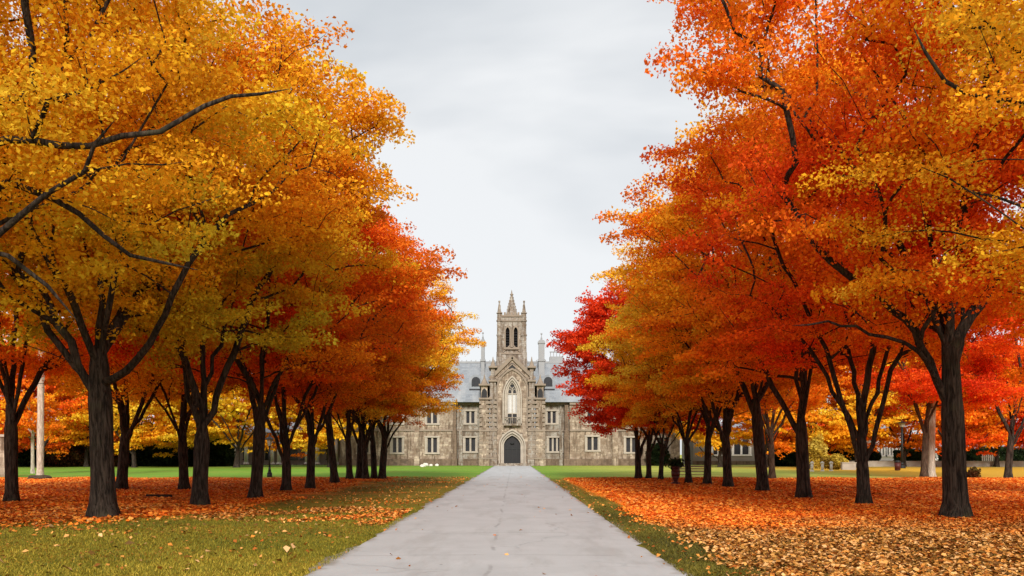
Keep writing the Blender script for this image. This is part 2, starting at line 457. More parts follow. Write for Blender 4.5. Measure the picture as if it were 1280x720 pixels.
def leaf_quads(P, size, nrm_bias, rng, n_up=None):
    """diamond shaped leaves at P (n,3); nrm_bias: how much their faces look up"""
    n = len(P)
    N = rng.standard_normal((n, 3)); N[:, 2] = np.abs(N[:, 2]) + nrm_bias
    if n_up is not None: N += n_up
    N /= np.linalg.norm(N, axis=1)[:, None]
    T = rng.standard_normal((n, 3)); T -= (T * N).sum(1)[:, None] * N; T /= np.linalg.norm(T, axis=1)[:, None]
    B = np.cross(N, T)
    s = size * rng.uniform(0.5, 1.5, n)
    a = T * (s * 0.62)[:, None]; b = B * (s * 0.44)[:, None]; up = N * (s * 0.16)[:, None]
    V = np.stack([P - a, P - b * 1.0 + a * 0.15 + up, P + a, P + b + a * 0.15 + up], 1).reshape(-1, 3)
    return V, np.arange(n * 4).reshape(n, 4)


# fallen leaves: real leaves lying on the lawn, dense to the right, sparse to the left and on the path
def scatter(n, x0, x1, y0, y1, keep):
    x = RNG.uniform(x0, x1, n); y = RNG.uniform(y0, y1, n)
    k = keep(x, y) > RNG.random(n)
    return x[k], y[k]


def sm(v, a, b):
    t_ = np.clip((v - a) / (b - a), 0, 1); return t_ * t_ * (3 - 2 * t_)


def wob(x, y): return np.sin(x * 0.8 + 1.7 * np.sin(y * 0.37)) * np.sin(y * 0.6 + 1.1 * np.sin(x * 0.5))


sets = []
x_, y_ = scatter(88000, 2.6, 15.5, 8.5, 24, lambda x, y: sm(x + 0.3 * wob(x * 3, y * 3), 2.9, 3.5) * (x < y * 0.68 + 1.5))
sets.append((x_, y_, 0.10 + 0.90 * sm(y_ + 1.6 * wob(x_, y_) + 0.5 * wob(x_ * 3, y_ * 3), 15.0, 21.0), 0.060))
x_, y_ = scatter(100000, 3.0, 36, 22, 54, lambda x, y: sm(x, 3.0, 4.0) * (x < y * 0.7) * 0.9)
sets.append((x_, y_, 0.8 + 0.2 * wob(x_, y_), 0.095))
x_, y_ = scatter(150000, -34, -5, 17, 54, lambda x, y: sm(-x + 0.8 * wob(x, y), 7.6, 9.6) * sm(y + wob(x, y), 17.5, 20.5) * (-x < y * 0.7))
sets.append((x_, y_, 0.8 + 0.2 * wob(x_, y_), 0.095))
x_, y_ = scatter(90000, -18, -2.5, 8.5, 56, lambda x, y: (0.045 + 0.34 * sm(wob(x * 0.22, y * 1.1), 0.0, 0.7)) * (-x < y * 0.7) * sm(-x, 2.6, 3.4))
sets.append((x_, y_, np.clip(0.12 + 0.25 * wob(x_, y_) + 0.3 * (y_ > 20), 0, 1), 0.065))
x_, y_ = scatter(70000, -16, -2.9, 14, 27, lambda x, y: 0.55 * sm(np.abs(y - 21.5 + 0.9 * wob(x, y) + 0.12 * (x + 9)), 3.6, 1.2) * sm(wob(x * 1.7, y * 2.1), -0.7, 0.5))
sets.append((x_, y_, 0.35 + 0.25 * wob(x_, y_), 0.07))
x_, y_ = scatter(800, PL, 2.7, 8.5, 60, lambda x, y: 0.07 + 0.9 * sm(np.abs(x + 0.23), 1.9, 2.6))
sets.append((x_, y_, 0.3 + 0 * x_, 0.06))
for bx_, by_ in [(130, 651), (250, 634), (320, 623), (358, 614), (14, 627), (1195, 651), (1080, 633), (1005, 622), (953, 614), (910, 608.5)]:
    d_ = 1600.0 / (by_ - HY); m_ = 420
    a_ = RNG.uniform(0, 2 * PI, m_); r_ = 0.30 + np.abs(RNG.normal(0, 0.38, m_))
    sets.append((X(bx_, d_) + r_ * np.cos(a_), d_ + r_ * np.sin(a_), 0.75 + 0 * r_, 0.085))
x_, y_ = scatter(900, 2.2, 3.1, 8.5, 50, lambda x, y: 0.5 + 0 * x)
sets.append((x_, y_, 0.3 + 0 * x_, 0.06))
Vs, hv, lv_ = [], [], []
for x, y, hue, size in sets:
    P = np.stack([x, y, ground_h(x, y) + RNG.uniform(0.012, 0.05, len(x))], 1)
    v, _ = leaf_quads(P, size, 1.6, RNG)
    Vs.append(v); hv.append(np.clip(hue + RNG.normal(0, 0.12, len(x)), 0, 1)); lv_.append(RNG.random(len(x)))
# pale leaves that stand out on the left lawn
x = RNG.uniform(-12, -3.2, 42); y = RNG.uniform(10.4, 20, 42)
v, _ = leaf_quads(np.stack([x, y, 0.06 + 0 * x], 1), 0.10, 1.0, RNG)
Vs.append(v); hv.append(np.zeros(42)); lv_.append(np.ones(42))
V = np.concatenate(Vs); n = len(V) // 4
me = raw_mesh('fallen_leaves', V, np.arange(n * 4).reshape(n, 4), {'leaf_var': np.concatenate(lv_), 'spray_var': np.concatenate(hv)})
me.materials.append(M['fallen'])
tag(link(bpy.data.objects.new('fallen_leaves', me)), 'fallen orange and tan leaves strewn over the lawn', 'leaves', kind='stuff')

# grass blades near the camera
gs = [scatter(210000, -15, -2.7, 8.5, 24, lambda x, y: (-x < y * 0.7 + 1) * (1.15 - 0.03 * y)),
      scatter(38000, 2.25, 3.4, 8.5, 30, lambda x, y: sm(-x, -3.5, -3.0)),
      scatter(26000, 3.0, 14, 8.5, 19, lambda x, y: (x < y * 0.7 + 1) * 1.0)]
x = np.concatenate([g[0] for g in gs]); y = np.concatenate([g[1] for g in gs]); n = len(x)
hgt = RNG.uniform(0.02, 0.055, n); wd = RNG.uniform(0.006, 0.012, n); an = RNG.uniform(0, 2 * PI, n)
z0 = ground_h(x, y) - 0.004
lean = RNG.normal(0, 0.5, (n, 2)) * hgt[:, None]
b0 = np.stack([x - np.cos(an) * wd, y - np.sin(an) * wd, z0], 1); b1 = np.stack([x + np.cos(an) * wd, y + np.sin(an) * wd, z0], 1)
tp = np.stack([x + lean[:, 0], y + lean[:, 1], z0 + hgt], 1)
V = np.stack([b0, b1, tp], 1).reshape(-1, 3)
clump = wob(x * 1.9, y * 2.3)
kv = np.clip(RNG.normal(0.42, 0.24, n) + 0.22 * wob(x * 0.25, y * 0.9) + 0.14 * clump, 0, 1)
me = raw_mesh('grass', V, np.arange(n * 3).reshape(n, 3), {'leaf_var': kv, 'spray_var': (x > 0).astype(float)})
me.materials.append(M['grass'])
tag(link(bpy.data.objects.new('grass', me)), 'short olive green grass beside the path', 'grass', kind='stuff')


# ------------------------------------------------------------------ trees
def smoothpoly(pts, step=0.5, jit=0.0, rng=None):
    """resample a polyline (Catmull-Rom) at about step metres"""
    P = [np.array(p, float) for p in pts]
    P = [2 * P[0] - P[1]] + P + [2 * P[-1] - P[-2]]
    out = [P[1]]
    for i in range(1, len(P) - 2):
        m_ = max(1, int(np.linalg.norm(P[i + 1] - P[i]) / step))
        for q in range(1, m_ + 1):
            u = q / m_
            p = 0.5 * ((2 * P[i]) + (-P[i - 1] + P[i + 1]) * u + (2 * P[i - 1] - 5 * P[i] + 4 * P[i + 1] - P[i + 2]) * u * u + (-P[i - 1] + 3 * P[i] - 3 * P[i + 1] + P[i + 2]) * u ** 3)
            if jit and rng is not None: p = p + rng.normal(0, jit, 3)
            out.append(p)
    return out


PROF_X = [0.0, 0.12, 0.35, 0.6, 0.8, 0.93, 1.0]
PROF_V = [0.42, 0.76, 0.97, 1.0, 0.88, 0.60, 0.18]


def grow(seed, H=14.0, RC=6.2, zb=4.0, fork=3.0, rt=0.30, nb=60, per=8, leaves=90, size=0.12, limbs=None, auto=5, prof=None, ecc=(0, 0), spread=0.62, keepfn=None, sub=0.55, lt=0.085, extra=None):
    """returns (trunk verts/faces, branch verts/faces, leaf verts/faces/attrs) around a base at the origin"""
    rng = np.random.default_rng(seed)
    pr = prof or PROF_V
    nodes, par = [np.array([0, 0, -0.25])], [-1]

    def add_chain(pts, start):
        last = start
        for p in pts:
            nodes.append(np.array(p, float)); par.append(last); last = len(nodes) - 1
        return last

    lean = rng.normal(0, 0.10, 2)
    top = 0
    tr = smoothpoly([(0, 0, -0.25), (0, 0, 0.4), (lean[0] * 0.6, lean[1] * 0.6, fork * 0.6), (lean[0], lean[1], fork)], 0.35)
    top = add_chain(tr[1:], 0)
    trunk_idx = set(range(len(nodes)))
    base_idx = top
    # leader
    led = [nodes[top], nodes[top] + (rng.normal(0, .3), rng.normal(0, .3), (H - fork) * .35), nodes[top] + (rng.normal(0, .7), rng.normal(0, .7), (H - fork) * .72)]
    add_chain(smoothpoly(led, 0.5, 0.03, rng)[1:], top)
    ph = rng.uniform(0, 2 * PI)
    for k_ in range(auto):
        an_ = ph + 2 * PI * k_ / auto + rng.normal(0, 0.3)
        zi = rng.integers(max(1, len(tr) - 4), len(tr)); st = zi
        rr = RC * rng.uniform(0.5, 0.72); zz = fork + (H - fork) * rng.uniform(0.30, 0.62)
        d_ = np.array([math.cos(an_), math.sin(an_), 0])
        p0 = nodes[st]
        pts = [p0, p0 + d_ * rr * 0.28 + (0, 0, (zz - p0[2]) * 0.36), p0 + d_ * rr * 0.62 + (0, 0, (zz - p0[2]) * 0.74), p0 + d_ * rr + (0, 0, zz - p0[2])]
        add_chain(smoothpoly(pts, 0.45, 0.04, rng)[1:], st)
    lmin = {}
    for L in (limbs or []):
        L = [np.array(p, float) for p in L]
        d_ = [np.linalg.norm(nodes[i] - L[0]) for i in range(len(nodes))]
        st = int(np.argmin(d_))
        n0 = len(nodes); add_chain(smoothpoly([nodes[st]] + L[1:], 0.4, 0.03, rng)[1:], st)
        for q in range(n0, len(nodes)): lmin[q] = lt * (1 - (q - n0) / (len(nodes) - n0)) ** 0.8 + 0.012
    first_ok = base_idx - 3
    # bough ends inside an uneven envelope
    lob = rng.uniform(0, 2 * PI, 3)
    C = []
    tries = 0
    while len(C) < nb and tries < nb * 60:
        tries += 1
        tt = rng.random() ** 0.9
        an_ = rng.uniform(0, 2 * PI)
        env = RC * np.interp(tt, PROF_X, pr) * (1 + 0.13 * math.sin(2 * an_ + lob[0]) + 0.10 * math.sin(3 * an_ + lob[1] + 4 * tt) + 0.06 * math.sin(5 * an_ + lob[2]))
        rr = env * rng.random() ** 0.36
        p = np.array([rr * math.cos(an_) + ecc[0] * tt, rr * math.sin(an_) + ecc[1] * tt, zb + (H - zb) * tt + (rng.random() - .5) * .4])
        if keepfn is not None and not keepfn(p): continue
        if all(np.linalg.norm((p - q) * (1, 1, 1.6)) > 1.05 * (RC / 6.2) * (60 / nb) ** 0.33 for q in C): C.append(p)
    C += [np.array(p, float) for p in (extra or [])]
    A = []; cid = []
    for i, c in enumerate(C):
        out = c.copy(); out[2] = 0; L_ = np.linalg.norm(out) + 1e-6; out /= L_
        sidev = np.array([-out[1], out[0], 0])
        for q in range(per):
            off = out * rng.normal(0, 0.75) + sidev * rng.normal(0, 0.75) + np.array([0, 0, rng.normal(0, 0.38)])
            A.append(c + off * (RC / 6.2)); cid.append(i)
    A = np.array(A); cid = np.array(cid)
    root = nodes[base_idx]
    order = np.argsort(np.linalg.norm(A - root, axis=1))
    plen = [0.0] * len(nodes)
    for i in range(1, len(nodes)): plen[i] = plen[par[i]] + float(np.linalg.norm(nodes[i] - nodes[par[i]]))
    NN = np.zeros((len(nodes) + len(A) * 8, 3)); PL_ = np.zeros(len(NN)); cnt = len(nodes)
    NN[:cnt] = nodes; PL_[:cnt] = plen
    tipdir = {}
    for ai in order:
        p = A[ai]
        dd = np.linalg.norm(NN[:cnt] - p, axis=1)
        cost = dd + 0.42 * PL_[:cnt] + np.maximum(0, NN[:cnt, 2] - p[2]) * 0.35
        cost[:first_ok] = 1e9
        b = int(np.argmin(cost)); L_ = dd[b]
        ns = max(1, int(round(L_ / sub)))
        ns = min(ns, 8)
        last = b; p0 = NN[b].copy()
        bow = rng.normal(0, 0.06 * L_, 3); bow[2] = abs(bow[2]) * 0.8
        for q in range(1, ns + 1):
            u = q / ns
            pt = p0 * (1 - u) + p * u + bow * math.sin(PI * u) + (0 if q == ns else rng.normal(0, 0.03, 3))
            NN[cnt] = pt; par.append(last); PL_[cnt] = PL_[last] + np.linalg.norm(pt - NN[last]); last = cnt; cnt += 1
        dr = NN[last] - NN[par[last]]; tipdir[ai] = dr / (np.linalg.norm(dr) + 1e-6)
    NN = NN[:cnt]; par = np.array(par)
    # pipe model
    cnt_t = np.zeros(cnt); kids = [[] for _ in range(cnt)]
    for i in range(1, cnt): kids[par[i]].append(i)
    for i in range(cnt - 1, -1, -1):
        if not kids[i]: cnt_t[i] += 1
        if i: cnt_t[par[i]] += cnt_t[i]
    tot = cnt_t[0]
    rad = np.maximum(rt * (cnt_t / tot) ** 0.54, 0.008)

    for q, r_ in lmin.items(): rad[q] = max(rad[q], r_)
    tv, tf, bv, bf = [], [], [], []

    def tube(pts, rr, sides, vv, ff, flare=False):
        base = len(vv); prev = None
        pts = np.array(pts)
        for i, p in enumerate(pts):
            d_ = pts[min(i + 1, len(pts) - 1)] - pts[max(i - 1, 0)]; d_ = d_ / (np.linalg.norm(d_) + 1e-9)
            if prev is None: u = np.cross(d_, (0.3, 1, 0.1))
            else: u = prev - d_ * np.dot(prev, d_)
            u /= np.linalg.norm(u) + 1e-9; v = np.cross(d_, u); prev = u
            for s_ in range(sides):
                a_ = 2 * PI * s_ / sides; r_ = rr[i]
                if flare:
                    zz = max(0.0, p[2]); fl = math.exp(-zz / 0.24)
                    r_ *= 1 + 0.62 * fl * (1 + 0.42 * math.sin(5 * a_ + seed) + 0.2 * math.sin(3 * a_)) + 0.05 * math.sin(4 * a_ + zz * 1.3 + seed) + 0.035 * math.sin(9 * a_ - zz * 2)
                q = p + (u * math.cos(a_) + v * math.sin(a_)) * r_
                vv.append(q)
        for i in range(len(pts) - 1):
            for s_ in range(sides):
                s2 = (s_ + 1) % sides
                ff.append((base + i * sides + s_, base + i * sides + s2, base + (i + 1) * sides + s2, base + (i + 1) * sides + s_))

    stack = [0]
    first = True
    while stack:
        st = stack.pop()
        chain = [st] if par[st] < 0 else [par[st], st]
        cur = st
        while kids[cur]:
            ks = sorted(kids[cur], key=lambda q: -cnt_t[q])
            # keep going along the straightest of the heavy ones
            nxt = ks[0]
            for q in ks:
                if q != nxt: stack.append(q)
            chain.append(nxt); cur = nxt
        pts = NN[chain]; rr = rad[chain].copy()
        if par[st] >= 0: rr[0] = min(rr[0], rr[1] * 1.25)
        rr[-1] = 0.004
        if first:
            ksplit = min(len(chain) - 1, base_idx + 4)
            tube(pts[:ksplit + 1], rr[:ksplit + 1], 20, tv, tf, True)
            rr2 = rr[ksplit:].copy(); rr2[0] *= 0.99
            tube(pts[ksplit:], rr2, 10, bv, bf)
            first = False
        else:
            r0 = rr[1] if len(rr) > 1 else rr[0]
            tube(pts, rr, 9 if r0 > 0.08 else (6 if r0 > 0.03 else 3), bv, bf)
    # leaves in flattened sprays round every twig end
    P, sv = [], []
    cvar = rng.random(len(C))
    for ai in range(len(A)):
        d_ = tipdir[ai]; d_ = np.array([d_[0], d_[1], d_[2] * 0.35]); d_ /= np.linalg.norm(d_) + 1e-9
        s_ = np.array([-d_[1], d_[0], 0]); s_ /= np.linalg.norm(s_) + 1e-9
        u_ = np.cross(d_, s_)
        m_ = int(leaves * rng.uniform(0.6, 1.4))
        rr = spread * (RC / 6.2) ** 0.5 * np.sqrt(rng.random(m_)) * rng.uniform(0.8, 1.25); th = rng.uniform(0, 2 * PI, m_)
        pp = A[ai] + np.outer(rr * np.cos(th) * 1.25, d_) + np.outer(rr * np.sin(th) * 0.95, s_) + np.outer(rng.normal(0, 0.10, m_) - rr * rr * 0.22, u_ * np.sign(u_[2] + 1e-9))
        P.append(pp); sv.append(np.full(m_, 0.6 * cvar[cid[ai]] + 0.4 * rng.random()))
    P = np.concatenate(P); sv = np.concatenate(sv)
    if keepfn is not None: pass
    LV, LF = leaf_quads(P, size, 0.25, rng)
    return (np.array(tv), np.array(tf)), (np.array(bv), np.array(bf)), (LV, LF, {'leaf_var': rng.random(len(P)), 'spray_var': sv})


class Kind:
    def __init__(s, **kw):
        (tv, tf), (bv, bf), (lv, lf, at) = grow(**kw)
        s.trunk = raw_mesh('trunk', tv, tf, smooth=True); s.trunk.materials.append(M['bark'])
        s.branches = raw_mesh('branches', bv, bf, smooth=True); s.branches.materials.append(M['bark'])
        s.crown = raw_mesh('crown', lv, lf, at); s.crown.materials.append(LEAF['gold'])


def plant(kind, x, y, leaf, label, name='maple_tree', cat='tree', group=None, rz=0.0, sc=1.0, bark='bark', mirror=False):
    e = empty(name, (x, y, float(ground_h(np.array(x), np.array(y)))), label, cat, group, rz)
    rr_ = random.Random(int(x * 131 + y * 17))
    e.rotation_euler = (rr_.uniform(-.035, .035), rr_.uniform(-.035, .035), rz)
    g_ = rr_.uniform(0.9, 1.06)
    e.scale = ((-sc if mirror else sc) * g_, sc * g_, sc)
    for nm, me_ in (('trunk', kind.trunk), ('branches', kind.branches), ('crown', kind.crown)):
        o = bpy.data.objects.new(nm, me_); link(o, e)
        m_ = (LEAF[leaf] if isinstance(leaf, str) and leaf in LEAF else leaf) if nm == 'crown' else M[bark]
        o.material_slots[0].link = 'OBJECT'; o.material_slots[0].material = m_
    return e


def rel(base, pts):
    return [(p[0] - base[0], p[1] - base[1], p[2]) for p in pts]


def scr(px, py, d): return (X(px, d), d, Z(py, d))


# big trees close by, each grown for its own place
near = {}
bN = (-12.2, 12.8)
near['nl'] = Kind(seed=3, H=13.5, RC=7.2, zb=5.9, fork=3.4, rt=0.32, nb=78, per=9, leaves=310, size=0.057, auto=5,
                  limbs=[rel(bN, [(bN[0], bN[1], 3.2), scr(-120, 400, 12.6), scr(0, 292, 12.3), scr(48, 246, 12.0), scr(92, 212, 11.8), scr(130, 150, 11.4)]),
                         rel(bN, [(bN[0], bN[1], 3.8), scr(-120, 215, 12.5), scr(0, 181, 12.0), scr(100, 184, 11.8), scr(190, 163, 11.8), scr(240, 130, 12.0), scr(345, 112, 12.5)]),
                         rel(bN, [(bN[0], bN[1], 3.4), scr(-90, 300, 12.6), scr(0, 230, 12.8), scr(60, 250, 13.0), scr(150, 318, 13.3), scr(235, 338, 13.8)]),
                         rel(bN, [(bN[0], bN[1], 3.0), scr(-90, 330, 12.6), scr(0, 320, 12.8), scr(50, 360, 13.0), scr(88, 402, 13.3)])],
                  prof=[0.75, 0.95, 1, 1, .9, .7, .3])
bR = (12.3, 12.8)
near['nr'] = Kind(seed=5, H=13.0, RC=6.7, zb=5.0, fork=3.2, rt=0.31, nb=74, per=9, leaves=300, size=0.057, auto=5,
                  limbs=[rel(bR, [(bR[0], bR[1], 3.4), scr(1420, 190, 12.4), scr(1280, 132, 12.0), scr(1195, 116, 11.8), scr(1125, 42, 11.8)])],
                  prof=[0.6, 0.9, 1, 1, .9, .7, .3])
b1 = (X(1195, 19.3), 19.3)
near['r1'] = Kind(seed=8, lt=0.045, H=15.6, RC=6.5, zb=5.3, fork=4.8, rt=0.28, nb=84, prof=[.45, .68, .85, .93, 1.05, 1.0, .7], ecc=(-1.4, 0), per=9, leaves=210, size=0.078, auto=4,
                  limbs=[rel(b1, [(b1[0], b1[1], 3.0), scr(1165, 470, 19), scr(1145, 440, 18.6), (X(1080, 18.3), 18.3, Z(418, 18.3)), scr(1020, 405, 18), scr(970, 412, 17.8)]),
                         rel(b1, [(b1[0], b1[1], 2.6), scr(1160, 455, 19.1), scr(1130, 400, 18.8), scr(1060, 355, 18.6), scr(1010, 310, 18.4), scr(960, 240, 18.4)]),
                         rel(b1, [(b1[0], b1[1], 3.4), scr(1180, 400, 19.5), scr(1172, 340, 19.6), scr(1150, 230, 19.8), scr(1080, 130, 20)]),
                         rel(b1, [(b1[0], b1[1], 3.4), scr(1207, 430, 19.2), scr(1210, 350, 19), scr(1215, 250, 19), scr(1250, 150, 19)])])
b2 = (X(130, 19.3), 19.3)
near['l1'] = Kind(seed=12, H=13.8, RC=5.9, zb=5.0, fork=4.0, rt=0.26, nb=74, per=9, leaves=210, size=0.078, auto=4,
                  limbs=[rel(b2, [(b2[0], b2[1], 3.1), scr(165, 468, 19.0), scr(195, 435, 18.8), scr(235, 360, 18.5), scr(270, 300, 18.3)]),
                         rel(b2, [(b2[0], b2[1], 2.7), scr(118, 480, 19.2), scr(98, 430, 19.0), scr(60, 360, 19), scr(20, 330, 19)])])
b3 = (X(250, 1600 / 66.0), 1600 / 66.0)
near['l2'] = Kind(seed=27, H=13.6, RC=5.5, zb=4.8, fork=3.3, rt=0.22, nb=68, per=8, leaves=190, size=0.085,
                  extra=rel(b3, [scr(402, 95, 23.5), scr(425, 130, 24), scr(455, 150, 23.6), scr(485, 150, 24), scr(430, 175, 24.4), scr(462, 195, 24.2), scr(445, 235, 24.5), scr(418, 215, 23.4)]))
near['red'] = Kind(seed=29, H=12.0, RC=4.7, zb=3.3, fork=2.6, rt=0.2, nb=95, per=9, leaves=120, size=0.12, prof=[.75, .95, 1, .95, .8, .6, .25])
pool = [Kind(seed=s_, H=h_, RC=r_, zb=4.7, fork=f_, rt=0.215, nb=66, per=8, leaves=190, size=0.090)
        for s_, h_, r_, f_ in ((21, 14.2, 5.9, 3.2), (22, 13.6, 5.7, 3.7), (23, 14.0, 5.8, 3.0), (24, 13.8, 5.9, 3.4), (25, 14.0, 5.8, 2.5), (26, 13.8, 5.9, 4.3))]
far = [Kind(seed=s_, H=14.5, RC=7.4, zb=2.6, fork=2.4, rt=0.26, nb=60, per=7, leaves=85, size=0.24, spread=0.95, sub=1.2) for s_ in (31, 32)]

GL = 'maples lining the left side of the path'
GR = 'maples lining the right side of the path'
plant(near['nl'], bN[0], bN[1], 'gold', 'nearest golden tree whose long dark boughs reach in over the top left corner', group=GL)
plant(near['nr'], bR[0], bR[1], 'gold', 'nearest golden orange tree, its foliage filling the top right corner', group=GR)
plant(near['l1'], b2[0], b2[1], 'olive', 'olive gold tree with the widest trunk on the left lawn, low forked limbs', group=GL)
plant(near['r1'], b1[0], b1[1], 'flame', 'thickest dark trunk on the right with a long level bough and flame red leaves', group=GR)
LW = ['', 'second', 'third', 'fourth', 'fifth', 'sixth', 'seventh', 'eighth', 'ninth', 'tenth', 'eleventh']


def by(px, py): d = 1600.0 / (py - HY); return X(px, d), d


Lrow = [((250, 634), 'olive', 'amber olive tree with a V-shaped fork', 0, 0.98, 0.3), ((320, 623), 'rust', 'red orange tree with upright limbs', 1, 0.93, 2.1), ((358, 614), 'rust', 'rusty orange tree with a straight slim trunk', 4, 0.93, 4.0),
        ((388, 610), 'rust', 'orange tree with a clear Y fork', 3, 0.92, 1.2), ((418, 605), 'amber', 'amber orange tree with a bare lower trunk', 5, 0.92, 5.0),
        ((437, 601), 'amber', 'slim amber tree', 0, 0.92, 3.3), ((449, 599.5), 'gold', 'slender gold tree', 2, 0.93, 0.8), ((457, 600), 'amber', 'thin amber tree', 3, 0.86, 2.6), ((468, 599.0), 'gold', 'small gold tree', 1, 0.84, 4.4),
        ((478, 599.5), 'gold', 'golden tree with branches hanging before the stone building', 0, 0.94, 5.7)]
for i, ((px, py), lf, ds, kd, sc_, rz) in enumerate(Lrow):
    x, y = by(px, py)
    lab = ds + ', %s from the camera, left row' % LW[i + 1] if i < 9 else ds + ', last of the left row'
    plant(near['l2'] if i == 0 else pool[kd], x, y, lf, lab, group=GL, rz=0.0 if i == 0 else rz, sc=1.0 if i == 0 else sc_)
Rrow = [((1080, 633), 'flame', 'fiery orange red tree', 4, 0.94, 0.2), ((1005, 622), 'amber', 'warm orange tree with a wide fork', 2, 1.02, 1.9), ((953, 614), 'amber', 'amber tree with red tinges', 5, 1.02, 3.7),
        ((910, 608.5), 'gold', 'golden orange tree with a slim trunk', 3, 0.96, 5.2), ((884, 605.5), 'amber', 'amber tree with a straight trunk', 1, 0.86, 2.2), ((861, 604.5), 'gold', 'golden tree beside the small dark urn', 2, 0.78, 0.9),
        ((826, 601), 'amber', 'small amber tree', 0, 0.66, 4.1), ((811, 600), 'crimson', 'small crimson tree', 3, 0.74, 1.0), ((798, 599.5), 'crimson', 'crimson tree nearest the stone building', 1, 0.97, 2.9)]
for i, ((px, py), lf, ds, kd, sc_, rz) in enumerate(Rrow):
    x, y = by(px, py)
    lab = ds + ', %s from the camera, right row' % LW[i + 1] if i < 8 else ds + ', last of the right row'
    plant(near['red'] if i == 8 else pool[kd], x, y, lf, lab, group=GR, rz=rz, sc=1.0 if i == 8 else sc_, mirror=True)
# second rows
S2 = [((14, 627), 'amber', 'orange tree with a dark slim trunk at the left edge of the picture', 1, 0.95, 0.5, 'bark'), ((152, 614), 'gold', 'golden tree half hidden behind the widest trunk on the left lawn', 3, 0.95, 1.4, 'bark'),
      ((230, 612), 'gold', 'golden tree standing behind the second trunk of the left row', 0, 0.95, 3.5, 'bark'),
      ((965, 598.5), 'amber', 'orange tree with a paler brown trunk behind the right row', 2, 0.95, 2.0, 'bark_brown'), ((1155, 597.5), 'scarlet', 'broad trunked scarlet tree with the pale slim trunk close beside it', 1, 1.05, 3.1, 'bark_brown'),
      ((1260, 598.5), 'flame', 'vivid red orange tree near the right edge of the picture', 0, 1.05, 4.3, 'bark')]
for (px, py), lf, ds, kd, sc_, rz, bk in S2:
    x, y = by(px, py)
    plant(pool[kd], x, y, lf, ds, group='maples of the outer rows', rz=rz, sc=sc_, bark=bk)
plant(pool[2], -21.0, 24.5, 'amber', 'orange tree outside the left edge, only its outer leaves in view', group='maples of the outer rows', rz=1.0)
plant(pool[3], 21.5, 26.0, 'amber', 'golden orange tree outside the right edge, only its outer leaves in view', group='maples of the outer rows', rz=2.0)

# trees far behind
FT = [(-25, 'scarlet', 100), (48, 'flame', 96), (108, 'amber', 102), (168, 'gold', 97), (232, 'gold', 103), (296, 'gold', 98), (356, 'amber', 104), (412, 'gold', 100),
      (900, 'gold', 101), (957, 'amber', 97), (1016, 'amber', 102), (1072, 'gold', 97), (1130, 'amber', 103), (1188, 'flame', 98), (1246, 'flame', 103), (1306, 'scarlet', 99)]
bgw = {'gold': 'golden', 'amber': 'orange', 'flame': 'red orange', 'scarlet': 'scarlet'}
where = ['just past the left edge above the stone pier', 'above the pale birch trunk', 'over the brown shrubs left of the widest trunk', 'above the near end of the black hedge', 'over the middle of the long black hedge', 'where the black hedge meets the white columns',
         'over the white columned arcade', 'between the arcade and the stone building', 'over the grey windows right of the stone building', 'above the dark yew block on the right', 'above the yellow shrubs', 'over the round dark bush',
         'behind the tall lamp post', 'behind the pale slim trunk on the right', 'over the low pink fence', 'at the right edge over the low wall']
for i, ((px, lf, d), wh) in enumerate(zip(FT, where)):
    plant(far[i % 2], X(px, d), d, lf, 'distant low %s tree %s' % (bgw[lf], wh), group='distant trees beyond the lawn', rz=i * 1.3, sc=0.95 + 0.06 * (i % 3))


# woods far behind, one mass of foliage
def woods(label, x0, x1, y0, y1, hh, n, leaf, seed):
    rng = np.random.default_rng(seed)
    nc_ = int((x1 - x0) / 2.2)
    cx = rng.uniform(x0, x1, nc_); cy = rng.uniform(y0, y1, nc_); cr = rng.uniform(2.5, 4.8, nc_); cz_ = rng.uniform(2.0, hh - 3, nc_)
    cx = np.concatenate([cx, rng.uniform(x0, x1, nc_ * 2)]); cy = np.concatenate([cy, rng.uniform(y0, y1, nc_ * 2)]); cr = np.concatenate([cr, rng.uniform(2.2, 4, nc_ * 2)]); cz_ = np.concatenate([cz_, rng.uniform(0.8, 5, nc_ * 2)])
    i = rng.integers(0, len(cx), n); P = rng.standard_normal((n, 3)); P /= np.linalg.norm(P, axis=1)[:, None]; P *= (rng.random(n) ** 0.33)[:, None]
    P = P * cr[i][:, None] * (1.2, 1, 0.8) + np.stack([cx[i], cy[i], cz_[i]], 1); P[:, 2] = np.maximum(P[:, 2], 0.2)
    V_, F_ = leaf_quads(P, 0.42, 0.3, rng)
    cv = rng.random(len(cx))
    me_ = raw_mesh('woods', V_, F_, {'leaf_var': rng.random(n), 'spray_var': cv[i]}); me_.materials.append(LEAF[leaf])
    tag(link(bpy.data.objects.new('woods', me_)), label, 'woods', kind='stuff')


woods('far orange autumn woods behind the black hedge', -150, -34, 132, 160, 15, 150000, 'amber', 61)
woods('far red orange autumn woods behind the white house', 44, 150, 146, 172, 15, 140000, 'flame', 62)


# pale birch and pale slim trunk
def bare_kind(seed, H, rt, zb):
    return Kind(seed=seed, H=H, RC=2.6, zb=zb, fork=zb + 1.2, rt=rt, nb=22, per=6, leaves=45, size=0.18, auto=4, spread=0.6)


x, y = by(50, 597)
plant(bare_kind(41, 13.5, 0.20, 8.6), x, y, 'flame', 'white barked birch trunk standing tall on the far left lawn', name='birch_tree', rz=0.4, bark='bark_pale')
x, y = by(41, 592)
plant(bare_kind(42, 6.5, 0.13, 2.9), x, y, 'amber', 'thin pale trunk close beside the white birch', name='birch_tree', rz=1.4, bark='bark_pale')
x, y = by(1164, 597)
plant(bare_kind(43, 10, 0.24, 5.2), x, y, 'flame', 'pale tan slim trunk touching a broad brown one on the right', name='slim_tree', rz=2.4, bark='bark_pale')


